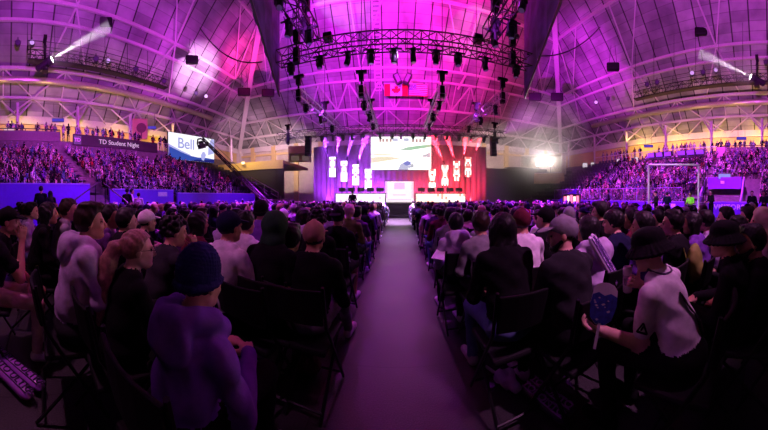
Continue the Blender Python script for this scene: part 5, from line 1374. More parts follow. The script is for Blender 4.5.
for nm, st_ in (('left', LEFT), ('right', RIGHT)):
    for i in range(st_['n']):
        x = st_['x'] + st_['sgn'] * (0.3 + (i + 0.62) * st_['pitch']); z = st_['z0'] + i * st_['rise']
        y = -4.0 if nm == 'left' else -4.0; j = 0
        while y < 26.3:
            y += 0.56; j += 1
            if nm == 'left':
                if 4.1 < y < 5.4 or 12.6 < y < 13.4: continue
                full = y < 15.5 + 0.15 * i * 0 and not (y > 13.4 and i > 8)
                part = 15.5 <= y < 21 - 0.35 * i
                if i > 9 and 5.8 < y < 16.2: full = part = False
            else:
                if (0.7 < y < 5.2 and i < 5) or 9.6 < y < 10.4 or (5.2 <= y < 6.0): continue
                full = y < 17.5 - 0.2 * i; part = y < 19
            if math.atan2(abs(x), y) > 1.66: continue
            if full and rnd.random() < 0.93 or (part and rnd.random() < 0.45):
                p = rotA(x, y)
                crowd_add(rnd.choice(LA), p.x, p.y, z + rnd.uniform(-.02, .02), stage_turn(p.x, p.y) * 0.6 + rnd.uniform(-.3, .3) + (-0.5 if nm == 'left' else 0.5))
            elif 16.3 < y < 25.0 and not full: EMPTY.append((nm, i, j, x, y, z))
for nm, st_, ys in (('left', LEFT, [-3 + .46 * i for i in range(48)]), ('right', RIGHT, [-3 + .46 * i for i in range(58)])):
    for y in ys:
        if rnd.random() < (0.25 if nm == 'right' else 0.22): continue
        x = st_['edge'] + st_['sgn'] * rnd.choice([0.35, 0.4, 0.9])
        p = rotA(x, y + rnd.uniform(-.15, .15)); crowd_add(LS, p.x, p.y, st_['deck'] + 0.02, -ARENA + (-1.2 if nm == 'left' else 1.2) + rnd.uniform(-.5, .5))
me = np_mesh('crowd', np.concatenate(cv), np.concatenate(cq), np.concatenate(cm))
for m in CM: me.materials.append(m)
o = bpy.data.objects.new('spectator_crowd', me); COL.objects.link(o)
tag(o, 'dense crowd filling the far floor rows, both raked stands and the concourse rails', 'crowd', 'crowd beyond the nearest rows', kind='stuff')
for t in LOW + [LOWS]: bpy.data.meshes.remove(t[0])
# ------------------------------------------------------------------ stand fronts, signs, screens and everything round the floor
AR = ARENA
def hall(o): o.rotation_euler = (0, 0, AR); return o
violet_trim = mat('violet_trim', (0.45, 0.25, 0.85), 0.4)
signw = mat('sign_white', (0.75, 0.72, 0.8), 0.5)
glassm = mat('rail_glass', (0.5, 0.45, 0.6), 0.05)
def make_glass():
    nt = glassm.node_tree; b = nt.nodes['Principled BSDF']
    b.inputs['Alpha'].default_value = 0.07
make_glass()
def board(nm, x, y0, y1, z, lab, cap=True):
    b = empty('rink_board', rotA(x, (y0 + y1) / 2, 0), AR, lab, 'rink board')
    MB().box((0, 0, z / 2), (0.14, y1 - y0, z)).build('panel', violet_board, b)
    MB().box((0, 0, z + 0.02), (0.18, y1 - y0, 0.05)).build('cap_rail', violet_trim, b)
    return b
board('a', LEFT['x'], -4, 3.95, 1.95, 'violet board wall under the left stand, section nearest the left edge')
board('b', LEFT['x'], 5.0, 9.0, 1.72, 'violet board wall under the left stand, right of the stair gap')
board('c', LEFT['x'], 9.3, 19.0, 1.55, 'long lower violet board wall running from the left stand towards the stage')
p = rotA(LEFT['x'] + 0.08, 8.2, 1.50); s = MB().box((0, 0, 0), (0.03, 0.62, 0.24)).build('wall_plate', signw, loc=p, rz=AR); tag(s, 'small white plate on the violet boards, beside the left stair', 'sign')
# steps and handrails in the gap
g = MB()
for i in range(7): g.box((LEFT['x'] + 1.5 - 0.3 * i - .15, 4.47, 0.1 * (i + 1)), (0.3, 0.9, 0.2 * (i + 1)))
tag(g.build('stand_steps', concrete, rz=AR), kind='structure')
for (a, b), lab in ((((64, 208), (97, 183.5)), 'dark sloping handrail before the violet boards, left of the stair'), (((104, 183.5), (132, 206)), 'dark sloping handrail before the violet boards, right of the stair')):
    pa, pb = at(*a, 10.0 if a[0] == 64 else 11.4), at(*b, 11.4 if a[0] == 64 else 10.4)
    h = empty('stair_handrail', (pa.x, pa.y, 0), 0, lab, 'handrail')
    o0 = Vector((pa.x, pa.y, 0))
    MB().tube(pa - o0, pb - o0, 0.035).build('rail', black_metal, h)
    for t in (0.05, 0.95):
        q = pa.lerp(pb, t) - o0; MB().tube(q, (q.x, q.y, 0), 0.025).build('post', black_metal, h)
# aisle stairs up the left stand, paler treads
for st_, yc, nm in ((LEFT, 4.75, 'left'), (LEFT, 13.0, 'left'), (RIGHT, 10.0, 'right'), (RIGHT, 5.6, 'right')):
    g = MB()
    for i in range(st_['n']):
        for h in (0, 1):
            x = st_['x'] + st_['sgn'] * (0.3 + (i + 0.25 + 0.5 * h) * st_['pitch']); z = st_['z0'] + i * st_['rise']
            g.box((x, yc, z + 0.01 + h * st_['rise'] / 2 * 0.98), (st_['pitch'] / 2, 0.9, 0.02 + 0.0 * h) if not h else (st_['pitch'] / 2, 0.9, 0.03))
    trim(g, mat('stair_tread', (0.30, 0.27, 0.32), 0.7))
# concourse parapets
def parapet(x, y0, y1, z0, z1, lab, glass=False):
    b = empty('concourse_parapet', rotA(x, (y0 + y1) / 2, z0), AR, lab, 'railing'); L = y1 - y0; h = z1 - z0
    if glass: MB().box((0, 0, h * .5), (0.03, L, h * .8)).build('glass', glassm, b)
    else: MB().box((0, 0, h * .42), (0.10, L, h * .84)).build('panel', mat('parapet_panel', (0.10, 0.07, 0.10), 0.5), b)
    MB().box((0, 0, h), (0.12, L, 0.06)).build('top_rail', white_steel if glass else black_metal, b)
    n = max(2, int(L / 1.6))
    for i in range(n + 1): MB().box((0, -L / 2 + L * i / n, h / 2), (0.06, 0.06, h)).build('post', white_steel if glass else black_metal, b)
parapet(-22, -3, 5.0, 6.35, 7.45, 'dark concourse parapet above the left stand at the left edge')
parapet(-22, 15.9, 17.4, 6.35, 7.3, 'short concourse railing between the black sign and the big side screen', True)
parapet(27, 6.2, 24, 5.85, 6.95, 'pale glass concourse railing above the right stand', True)
parapet(27, -3, 5.6, 5.85, 6.95, 'dark concourse parapet above the right stand at the right edge')
# glowing strips standing for reflected lights, and screens along the parapets (fridges and displays of the concourse bars)
for i, (px, py, w, h, c) in enumerate([(9, 131, .9, .35, 0), (31, 134, 1.2, .35, 0), (585, 166, .7, .9, 1), (592.5, 165, .5, .7, 1), (619, 162.5, .6, .9, 1), (636, 160.5, .5, .9, 1), (721, 153, 1.0, 1.3, 2)]):
    lx = 22.3 if px < 300 else 26.9
    az = abs((px - CX) / FPX + AR); r = lx / math.sin(az) - 0.25; p = at(px, py, r)
    lab = ['bright strip of counter lights behind the left parapet, nearer the edge', 'bright strip of counter lights behind the left parapet, nearer the stair', 'white lit display by the right railing, nearest the corner', 'narrow white lit display by the right railing, second from the corner', 'white lit display by the right railing, third from the corner', 'white lit display by the right railing, fourth from the corner', 'pale notice panel on the right parapet beside the black-clad standers'][i]
    d = empty('lit_display', p, -math.atan2(p.x, p.y), lab, 'display')
    MB().box((0, 0.04, 0), (w + .06, 0.06, h + .06)).build('case', dark_plastic, d)
    MB().sheet((0, 0, 0), (w, 0, 0), (0, 0, h), 0.01).build('face', [glow('counter_light', (1.0, 0.7, 0.75), 0.8), glow('fridge_light', (1.0, 0.85, 0.95), 0.8), mat('notice', (0.6, 0.3, 0.5), .6)][c], d)
# the long black sign with white lettering
sg = empty('fascia_sign', rotA(-21.85, 10.95, 6.1), AR + math.pi / 2, 'long black sign with white words on the parapet above the left stand', 'sign')
MB().box((0, 0.06, 0.52), (9.5, 0.1, 1.05)).build('board', mat('sign_black', (0.012, 0.010, 0.016), 0.5), sg)
t = text_mesh('lettering', 'TD Student Night', 0.62, glow('sign_letters', (0.95, 0.6, 1.0), 0.75), sg, 0.006, 1.0, 0.004); t.location = (0.1, -0.004, 0.5); t.rotation_euler = (math.pi / 2, 0, 0)
sb = MB().box((0, 0, 0), (0.72, 0.02, 0.8)).build('logo_square', mat('logo_green', (0.10, 0.32, 0.16), 0.5), sg, loc=(-4.3, -0.002, 0.5))
t = text_mesh('logo_letters', 'TD', 0.48, signw, sb, 0.004, 0.9, 0.01); t.location = (0, -0.014, 0); t.rotation_euler = (math.pi / 2, 0, 0)
# cream board with a round emblem, hung in the left concourse
p = at(140, 129, 27); e = empty('emblem_board', p, -math.atan2(p.x, p.y), 'cream board with a dark round tree-like emblem above the black sign', 'sign')
bevel(MB().box((0, 0, 0), (1.7, 0.12, 2.3)).build('board', cream_paint, e), 0.05)
g = MB(); g.lathe([(0.55, 0), (0.55, 0.02)], (0, 0, 0), 24, Matrix.Translation((0.15, -0.065, 0.1)) @ Matrix.Rotation(math.pi / 2, 4, 'X'))
g.box((0.15, -0.075, -0.75), (0.16, 0.02, 0.7)); g.build('emblem', mat('emblem_brown', (0.16, 0.09, 0.06), 0.6), e)
for i, (px, py, r, lab) in enumerate([(58, 120, 23, 'small blue hanging sign in the left concourse near the edge'), (151, 127.5, 27, 'small blue hanging sign beside the round emblem board'), (648.5, 146, 30, 'small blue hanging sign in the right concourse, above the goal frame'), (741.5, 138.3, 28, 'small blue hanging sign in the right concourse near the edge')]):
    p = at(px, py, r); b = empty('hanging_sign', p, -math.atan2(p.x, p.y), lab, 'sign', 'blue concourse signs')
    MB().box((0, 0.06, 0), (1.15, 0.1, 0.34)).build('case', dark_plastic, b)
    MB().sheet((0, 0, 0), (1.1, 0, 0), (0, 0, 0.28), 0.01).build('face', glow('blue_sign', (0.12, 0.07, 0.75), 0.7), b)
    [MB().tube((q, .06, .17), (q, .06, 1.6), .02, 4).build('rod', black_metal, b) for q in (-.4, .4)]
# big side screen
a, b_ = at(168.4, 156, 28.0), at(214.2, 163.8, 32.0); a.z = b_.z = 5.62
d = b_ - a; Wd = d.length; rz = math.atan2(d.y, d.x)
sc_ = empty('side_screen', a, rz, 'big bright advertising screen in the left concourse above the stand', 'screen')
Hs = 3.1
MB().box((Wd / 2, 0.14, Hs / 2), (Wd + 0.1, 0.2, Hs + 0.1)).build('case', dark_plastic, sc_)
MB().sheet((Wd / 2, 0.02, Hs / 2), (Wd, 0, 0), (0, 0, Hs), 0.02).build('screen', glow('side_white', (0.94, 0.92, 1.0), 1.15), sc_)
g = MB()
def up(pts, k, y):
    g.cur = k; g.poly([(u * Wd, y, v * Hs) for u, v in pts], [tuple(range(len(pts)))])
up([(0, 0), (1, 0), (1, .16), (.8, .18), (.62, .16), (.45, .19), (.25, .30), (0, .48)], 0, 0.006)
up([(0, .48), (.25, .30), (.45, .19), (.45, .23), (.25, .36), (0, .56)], 1, 0.005)
up([(.45, .0), (1, .0), (1, .16), (.85, .10), (.6, .08)], 2, 0.004)
up([(.70, .08), (.75, .05), (.80, .30), (.76, .42), (.72, .40), (.68, .25)], 1, 0.003)
up([(.85, .30), (1, .42), (1, .98), (.93, 1), (.86, .7)], 1, 0.0045)
g.build('picture', [glow('side_blue', (0.05, 0.10, 0.55), 0.8), glow('side_lilac', (0.5, 0.5, 0.95), 0.9), glow('side_navy', (0.03, 0.03, 0.28), 0.6)], sc_)
t = text_mesh('screen_word', 'Bell', 1.75, glow('side_word', (0.38, 0.40, 0.85), 0.9), sc_, 0.002, 0.98, 0.012); t.location = (Wd * .36, 0.0, Hs * .62); t.rotation_euler = (math.pi / 2, 0, 0)
# camera crane
base = at(262, 205, 12.6); base.z = 0
jib = empty('camera_crane', base, 0, 'long black camera crane raised over the left side of the floor', 'camera crane')
tip = at(201.5, 138.5, 16.2) - base; tail = at(263, 204, 12.3) - base; tail = Vector((-0.12 * tip.x, -0.12 * tip.y, 0.72)); piv = Vector((0, 0, 1.25))
g = MB(); n = 14; dirn = tip - tail; L = dirn.length; dn = dirn.normalized(); sd = dn.cross(Vector((0, 0, 1))).normalized() * 0.11; uu = sd.cross(dn).normalized() * 0.2
for o_ in (sd, -sd, uu): g.tube(tail + o_, tip + o_ * 0.6, 0.035, 5)
for i in range(n):
    p, q = tail.lerp(tip, i / n), tail.lerp(tip, (i + 1) / n); k0, k1 = 1 - .4 * i / n, 1 - .4 * (i + 1) / n
    g.tube(p + sd * k0, q - sd * k1, 0.015, 4); g.tube(p + sd * k0, q + uu * k1, 0.015, 4); g.tube(p - sd * k0, q + uu * k1, 0.015, 4)
g.build('boom', black_metal, jib)
MB().tube(tail + uu * 2.2, tip + uu * 1.5, 0.012, 4).build('stay_cable', black_metal, jib)
g = MB(); g.tube((0, 0, 0.6), piv, 0.07, 8)
for k in range(3):
    a_ = k * 2.094; g.tube((0, 0, 0.8), (0.6 * math.cos(a_), 0.6 * math.sin(a_), 0.03), 0.035)
g.build('tripod', black_metal, jib)
MB().box(tail + Vector((0.1, 0, -0.1)), (0.4, 0.4, 0.35)).build('counterweight', black_metal, jib)
v = tip
hd = MB(); hd.path([v, v + Vector((-0.25, -0.1, -0.02)), v + Vector((-0.30, -0.1, -0.32)), v + Vector((-0.22, -0.08, -0.55))], 0.05); hd = hd.build('remote_head', black_metal, jib)
cmr = MB().box(v + Vector((0.02, 0, -0.52)), (0.24, 0.5, 0.3), rx=0.3).tube(v + Vector((0.02, 0.2, -0.45)), v + Vector((0.06, 0.5, -0.36)), 0.09, 8).box(v + Vector((0.06, -0.1, -0.3)), (0.3, 0.2, 0.18)).build('camera', dark_plastic, hd)
# ---- front balcony left of the stage, lit room right of it
g = MB(); g.box((-17.5, 30.5, 5.35), (11, 9, 0.35)); g.box((-17.2, 26.1, 5.1), (10.4, 0.25, 1.0)); tag(g.build('floor_balcony_left', cream_paint, rz=AR), kind='structure')
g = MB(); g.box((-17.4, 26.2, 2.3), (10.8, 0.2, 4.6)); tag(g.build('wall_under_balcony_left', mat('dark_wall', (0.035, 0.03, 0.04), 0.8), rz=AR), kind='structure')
a = at(288, 140, 29); b_ = at(311, 140, 29)
k = empty('control_booth', ((a.x + b_.x) / 2, (a.y + b_.y) / 2, 5.5), AR + 0.3, 'cream booth with lit openings on the balcony left of the stage', 'booth')
MB().box((0, 0.5, 1.35), (2.7, 1.0, 0.9)).box((0, .95, .5), (2.7, 0.1, 1.0)).box((-1.3, 0.5, 0.45), (0.12, 1, 0.9)).box((1.3, 0.5, 0.45), (0.12, 1, 0.9)).box((0.1, 0.5, 0.45), (0.1, 1, 0.9)).build('shell', cream_paint, k)
MB().box((-.6, .85, .45), (1.0, 0.06, 0.6)).box((.7, .85, .45), (0.9, 0.06, 0.6)).build('lit_back', glow('booth_light', (1.0, 0.62, 0.5), 0.12), k)
for i, (px, py) in enumerate([(243, 163), (255, 165), (296, 161)]):
    p = at(px, py, 31); b = empty('wall_lamp', p, 0, 'small warm lamp on the balcony left of the stage, %s from the left' % ORD[i], 'lamp', 'balcony lamps')
    MB().box((0, .05, 0), (.5, .06, .34)).build('plate', white_steel, b); MB().box((0, 0, 0), (.42, .05, .26)).build('diffuser', glow('warm_lamp', (1.0, 0.68, 0.3), 3.5), b)
p = at(240, 161, 30); l = area('balcony_light', p + Vector((0, -.5, 1.6)), p + Vector((0, 1.5, 0)), WARM, 160, 2, .6)
for i, (x0, z0, x1, z1, y) in enumerate([(-15.5, 2.6, -12.2, 0.9, 21.5), (-14.5, 3.4, -11.2, 1.7, 23.0)]):
    h = empty('stair_handrail', rotA(x0, y, 0), AR, 'pale sloping rail on the dark stair left of the stage, %s one' % ('lower' if i == 0 else 'upper'), 'handrail')
    dx = x1 - x0; MB().tube((0, 0, z0), (dx, 0, z1), 0.035).tube((0, 0, z0 - .5), (dx, 0, z1 - .5), 0.025).build('rail', chrome, h)
    for t in (0, .5, 1): MB().tube((dx * t, 0, 0), (dx * t, 0, z0 + (z1 - z0) * t), 0.03).build('post', chrome, h)
# lit room
a, b_ = at(521, 170, 33.5), at(562, 170, 31.5); d = b_ - a; d.z = 0; Wd = d.length; rz = math.atan2(d.y, d.x)
rm = empty('lit_room', (a.x, a.y, 0), rz, 'brightly lit open room with two floodlights right of the stage', 'room')
z0, z1 = 4.35, 6.75
pale = mat('pale_room_paint', (0.75, 0.68, 0.55), 0.7)
MB().box((Wd / 2, 2.0, (z0 + z1) / 2), (Wd, 0.1, z1 - z0)).build('rear_panel', pale, rm)
MB().box((Wd / 2, 1.0, z0 - 0.05), (Wd, 2.1, 0.1)).build('deck', pale, rm)
MB().box((Wd / 2, 1.0, z1 + 0.05), (Wd, 2.1, 0.1)).build('soffit', pale, rm)
for i, x in enumerate((0, Wd)): MB().box((x, 1.0, (z0 + z1) / 2), (0.1, 2.1, z1 - z0)).build('side_panel', pale, rm)
MB().box((Wd / 2, 0, z0 - .75), (Wd + .6, .25, 1.3)).build('front_panel', cream_paint, rm)
MB().box((Wd / 2, -0.02, z0 + .02), (Wd, .06, .06)).tube((0, -.02, z0 + .65), (Wd, -.02, z0 + .65), .03).build('rail', white_steel, rm)
M_in = Matrix.Translation((a.x, a.y, 0)) @ Matrix.Rotation(rz, 4, 'Z')
for i, (px, py) in enumerate([(538.5, 163.5), (550.5, 163.0)]):
    p = at(px, py, 32.3); toc = (Vector((0, 0, CAM_H)) - p).normalized()
    f = empty('floodlight', p, 0, 'blazing white floodlight in the lit room right of the stage, %s one' % ('left' if i == 0 else 'right'), 'floodlight', 'floodlights in the lit room')
    q = toc.to_track_quat('Z', 'Y').to_matrix().to_4x4()
    MB().lathe([(0.2, -0.3), (0.34, -.1), (0.40, 0.0), (0.40, 0.04)], (0, 0, 0), 14, q).build('housing', dark_plastic, f)
    MB().lathe([(0.36, 0.045), (0.36, 0.06)], (0, 0, 0), 14, q).build('lens', glow('flood_lens', (1.0, 0.93, 0.84), 8.0), f)
    MB().tube((0, 0, -0.3), (0, 0, z0 - p.z), 0.04).build('stand', black_metal, f)
    spot('flood_beam', p + toc * 0.25, (3, 6, 9.5), (1.0, 0.84, 0.80), 2300, 78, 0.9, 0.3)
area('lit_room_lamp', M_in @ Vector((Wd / 2, 1.0, z1 - .05)), M_in @ Vector((Wd / 2, 1.0, z0)), (1, .86, .74), 60, Wd * .8, 1.2)
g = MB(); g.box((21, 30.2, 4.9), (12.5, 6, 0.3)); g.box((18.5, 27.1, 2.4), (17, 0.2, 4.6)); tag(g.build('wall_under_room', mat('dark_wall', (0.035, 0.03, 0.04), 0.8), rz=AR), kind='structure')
# kiosk with pink light and violet wedge walls at the far end of the right boards
wg = MB(); pa, pb, pc = at(556, 205, 20.5), at(576.5, 188, 20.5), at(576.5, 205, 20.5)
nrm = Vector((math.sin(.69), math.cos(.69), 0)) * 0.2; za = 0
tri = [Vector((pa.x, pa.y, 0)), Vector((pa.x, pa.y, .9)), Vector((pb.x, pb.y, pb.z)), Vector((pc.x, pc.y, 0))]
wg.poly(tri + [t_ + nrm for t_ in tri], [(0, 1, 2, 3)[::-1], (4, 5, 6, 7), (0, 1, 5, 4), (1, 2, 6, 5), (2, 3, 7, 6), (3, 0, 4, 7)])
tag(wg.build('ramp_wall', violet_board), 'violet wedge-shaped side wall of the ramp at the far end of the right stand', 'ramp wall')
p = at(571.5, 199.5, 17.5); kk = empty('kiosk', (p.x, p.y, 0), -math.atan2(p.x, p.y), 'small kiosk glowing pink at the far end of the right boards', 'kiosk')
MB().box((0, .5, .75), (1.3, .9, .1)).box((0, .95, .75), (1.3, .06, 1.5)).box((-.64, .5, .75), (.06, .9, 1.5)).box((.64, .5, .75), (.06, .9, 1.5)).box((0, .45, 1.5), (1.4, 1, .06)).build('shell', dark_plastic, kk)
g = MB(); rnd = random.Random(9)
for i in range(5):
    g.cur = i % 2; x0 = -.58 + .235 * i; g.box((x0 + .1, .88, 1.12), (.19, .04, .45 + .1 * (i % 3)))
g.build('lit_shelves', [glow('kiosk_pink', (1.0, 0.16, 0.35), 2.0), glow('kiosk_pale', (1.0, 0.6, 0.6), 2.0)], kk)
# right boards, lettering, posts and glass
XR_ = RIGHT['x']
r1 = board('r1', XR_, 5.8, 19.5, 0.98, 'violet board wall with a white H under the right stand')
r2 = board('r2', XR_, -4, 4.15, 0.98, 'violet board wall lettered VISITORS under the right stand')
def board_text(txt, y, size, par, yc):
    t = text_mesh('lettering', txt, size, signw, par, 0.004, 1.08, 0.012)
    t.location = (-0.085, y - yc, 0.66); t.rotation_euler = (math.pi / 2, 0, -math.pi / 2)
board_text('VISITORS', 2.75, 0.46, r2, (-4 + 4.15) / 2)
board_text('HOME', 7.9, 0.46, r1, (5.8 + 19.5) / 2)
for i, y in enumerate((11.4, 6.6)):
    s = MB().box((0, 0, 0), (0.03, 0.34, 0.26)).build('wall_plate', signw, loc=rotA(XR_ - 0.1, y, .72), rz=AR); tag(s, 'small white plate on the violet boards, %s of the goal frame' % ('left' if i == 0 else 'inside the right edge'), 'sign')
gp = empty('rink_glass', rotA(XR_, 12.6, 1.03), AR, 'low glass screen with pale posts on top of the right boards', 'glass screen')
MB().box((0, 0, .45), (0.02, 13.2, .9)).build('glass', glassm, gp)
for i in range(12): MB().box((0, -6.6 + 1.2 * i, .46), (0.025, 0.025, .94)).build('post', violet_trim, gp)
MB().box((0, 0, .93), (0.03, 13.2, .03)).build('top_rail', violet_trim, gp)
# vomitory: violet fascia, slanted stringers, rails
vm = empty('stair_portal', rotA(17.6, 3.35, 0), AR, 'violet stair portal with a white mark in the right stand', 'stair portal')
MB().box((0.0, 0.1, 2.33), (0.2, 2.5, 0.86)).build('fascia', violet_board, vm)
MB().box((1.6, 0.1, 2.0), (3.2, 2.7, 0.1)).build('ceiling', mat('dark_wall', (0.035, 0.03, 0.04), 0.8), vm)
MB().box((-0.12, 0.25, 2.38), (0.02, 0.28, 0.2)).build('white_mark', signw, vm)
for s, nm in ((1.55, 'left'), (-1.35, 'right')):
    g = MB(); pts = [(-1.9, 0.55), (-1.9, 0.95), (0.3, 2.8), (0.3, 2.2)]
    g.poly([(x, s, z) for x, z in pts] + [(x, s + 0.12, z) for x, z in pts], [(3, 2, 1, 0), (4, 5, 6, 7), (0, 1, 5, 4), (1, 2, 6, 5), (2, 3, 7, 6), (3, 0, 4, 7)])
    g.build('stringer', violet_trim, vm)
MB().tube((-1.9, -1.2, 1.35), (-1.9, 1.5, 1.35), 0.03).tube((-1.9, -1.2, .95), (-1.9, 1.5, .95), 0.03).build('rail', chrome, vm)
p = at(724.5, 176.3, 17.9); d = empty('lit_display', p, -math.atan2(p.x, p.y), 'pale blue lit panel above the violet stair portal', 'display')
MB().box((0, .04, 0), (.95, .06, .42)).build('case', dark_plastic, d); MB().sheet((0, 0, 0), (.88, 0, 0), (0, 0, .36), .01).build('face', glow('pale_blue_panel', (0.35, 0.32, 1.0), 0.9), d)
# goal-like frame
fl_, fr_ = at(648.6, 166, 12.0), at(698.6, 163.8, 12.0)
gf = empty('tube_frame', (fl_.x, fl_.y, 0), 0, 'tall white rectangular tube frame standing before the right stand', 'frame')
dx = Vector((fr_.x - fl_.x, fr_.y - fl_.y, 0)); zt = (fl_.z + fr_.z) / 2
for q in (Vector((0, 0, 0)), dx):
    MB().tube(q + Vector((0, 0, 0.0)), q + Vector((0, 0, zt)), 0.05, 8).build('upright', white_steel, gf)
    MB().box(q + Vector((0, 0, .02)), (.5, .5, .04)).build('foot', black_metal, gf)
MB().tube(Vector((0, 0, zt)), dx + Vector((0, 0, zt)), 0.05, 8).build('crossbar', white_steel, gf)
# lamp truss with six violet wash panels behind it
lt = empty('lamp_truss', rotA(14.7, 6.3, 0), AR, 'dark goalpost truss carrying six violet wash panels before the right stand', 'truss')
truss_mb((0, -2.1, 3.72), (0, 2.1, 3.72), 0.32, 0.4, 0.025).build('lattice', black_metal, lt)
for y in (-2.1, 2.1): truss_mb((0.001, y, 0.02), (0, y + 0.001, 3.6), 0.3, 0.4, 0.022).build('upright', black_metal, lt)
for i in range(6):
    y = -1.85 + 0.62 * i + (0.35 if i > 2 else 0)
    b = empty('wash_lamp', rotA(14.7 - 0, 6.3 + y, 3.9), AR, 'violet wash panel on the truss before the right stand, %s from the stage side' % ORD[5 - i], 'stage light', 'violet wash panels on the truss')
    bevel(MB().box((0, 0, .26), (.22, .54, .34), ry=-.25).build('case', dark_plastic, b), .02)
    MB().box((-.12, 0, .24), (.02, .48, .26), ry=-.25).build('face', mat('wash_face', (0.15, 0.06, 0.4), .3, emit=(.3, .1, .9), estr=.25), b)
    MB().box((0, 0, .05), (.06, .4, .1)).build('bracket', black_metal, b)
# ---- standing people round the floor
ST = standing(0.024)
def stander(px, pyh, h, top, bot, sty, hair, rz, label, sk=1, z=0.0):
    """head centre seen at (px, pyh), a person h tall"""
    k = h / 1.75; r = (CAM_H - z - 1.63 * k) / ((pyh - CY) / FPX) if abs(pyh - CY) > 1.5 else 11
    return r
def stand_at(px, r, h, top, bot, sty, hm, rz, label, sk=1, z=0.0):
    az = (px - CX) / FPX
    o = bpy.data.objects.new('person', ST[0]); COL.objects.link(o)
    o.location = (r * math.sin(az), r * math.cos(az), z); o.rotation_euler = (0, 0, rz); o.scale = (h / 1.75,) * 3
    slots(o, [SK[sk], CL[top], CL[bot], CL['white'], EYEM, LP[sk]]); add_hair(o, ST[1], sty, hm, 0.018, 0)
    tag(o, label, 'person', 'people standing round the floor')
stand_at(41, 9.6, 1.80, 'black', 'black', 'short', HR['black'], 1.2, 'person in black standing before the left violet boards, left of a pair')
stand_at(50.5, 9.4, 1.62, 'black', 'black', 'long', HR['black'], 2.0, 'long-haired person in black standing before the left violet boards')
stand_at(127, 11.6, 1.76, 'black', 'black', 'short', HR['black'], 0.6, 'person in black standing at the violet boards beside a person in white')
stand_at(131.5, 11.9, 1.74, 'white', 'charcoal', 'short', HR['black'], -0.4, 'person in white standing at the violet boards beside a person in black')
stand_at(138.5, 11.2, 1.55, 'white', 'black', 'short', HR['black'], 0.8, 'short person in white right of the pair at the violet boards')
stand_at(690.5, 12.4, 1.60, 'hivis', 'black', 'short', HR['black'], 1.3, 'steward in bright green vest standing inside the white tube frame', 3)
stand_at(752, 12.6, 1.66, 'black', 'black', 'short', HR['black'], 1.8, 'person in black with lanyard standing at the VISITORS boards')
stand_at(764, 12.4, 1.66, 'charcoal', 'black', 'short', HR['black'], 1.2, 'person in charcoal standing at the boards by the right edge')
stand_at(656, 13.0, 1.66, 'black', 'black', 'cap', CL['black'], 0.8, 'person in black cap standing at the boards left of the H')
stand_at(667, 13.0, 1.62, 'navy', 'black', 'short', HR['black'], -0.6, 'person in navy standing at the boards inside the white tube frame')
stand_at(711, 13.4, 1.72, 'black', 'black', 'short', HR['black'], 1.0, 'person in black standing under the violet stair portal')
stand_at(608, 15.6, 1.8, 'black', 'black', 'short', HR['black'], 0.8, 'person in black standing before the far right boards')
stand_at(352.5, 15.9, 1.74, 'black', 'black', 'short', HR['black'], 0.1, 'person in black standing before the white-violet desk')
stand_at(257, 14.5, 1.78, 'black', 'black', 'cap', CL['black'], -0.6, 'camera operator in black standing at the camera crane')
# ---- empty stadium seats
def make_seat():
    g = MB(); g.box((0, 0.02, 0.42), (0.44, 0.40, 0.05)); g.box((0, -0.19, 0.62), (0.44, 0.05, 0.42), rx=-0.15); g.box((0, -.05, .2), (.06, .3, .4)); g.cur = 1; g.box((0, 0.20, 0.44), (0.05, 0.02, 0.05))
    return g.build('stadium_seat', [mat('seat_navy', (0.03, 0.025, 0.06), .5), signw])
seat0 = make_seat(); first = True
EMPTY.sort(key=lambda e: math.hypot(e[3], e[4]))
for nm, i, j, x, y, z in EMPTY[:290]:
    o = seat0 if first else seat0.copy()
    if not first: COL.objects.link(o)
    first = False
    p = rotA(x, y, z); o.location = p; o.rotation_euler = (0, 0, stage_turn(p.x, p.y) * 0.6 + (-0.55 if nm == 'left' else 0.55))
    tag(o, 'empty dark stadium seat in the %s stand, %s row up, %s place along' % (nm, ORD[i], ORD[j] if j <= 30 else str(j) + 'th'), 'seat', 'empty stadium seats')
# ------------------------------------------------------------------ things lying about near the aisle
def lay(px0, py0, px1, py1, z=0.05):
    ps = []
    for px, py in ((px0, py0), (px1, py1)):
        r = (CAM_H - z) * FPX / (py - CY); az = (px - CX) / FPX; ps.append(Vector((r * math.sin(az), r * math.cos(az), z)))
    return (ps[0] + ps[1]) / 2, math.atan2(ps[1].y - ps[0].y, ps[1].x - ps[0].x), (ps[1] - ps[0]).length
c, a, L = lay(-12, 348, 37, 393)
stick_pair('thunder_sticks', c, (0, 0, a), L * 1.0, 0.105, 'TORONTO ULTRA', 'pair of purple inflatable sticks lying on the dark floor at the lower left edge', ('near_black', (0.02, 0.006, 0.04)), ('violet', (0.36, 0.10, 0.55)), tsize=0.082)
c, a, L = lay(530, 385, 566, 414)
stick_pair('thunder_sticks', c, (0, 0, a), 0.40, 0.075, 'TORONTO', 'pair of dark inflatable sticks with violet letters under the right aisle seats', ('violet', (0.42, 0.10, 0.60)), ('dark', (0.03, 0.012, 0.05)), tsize=0.075)
c, a, L = lay(353, 269, 367, 269)
stick_pair('thunder_sticks', c, (0, 0, a), 0.36, 0.08, 'TORONTO', 'pale violet inflatable sticks lying at the left edge of the aisle', ('purple', (0.10, 0.03, 0.22)), ('pale', (0.62, 0.50, 0.75)), tsize=0.05)
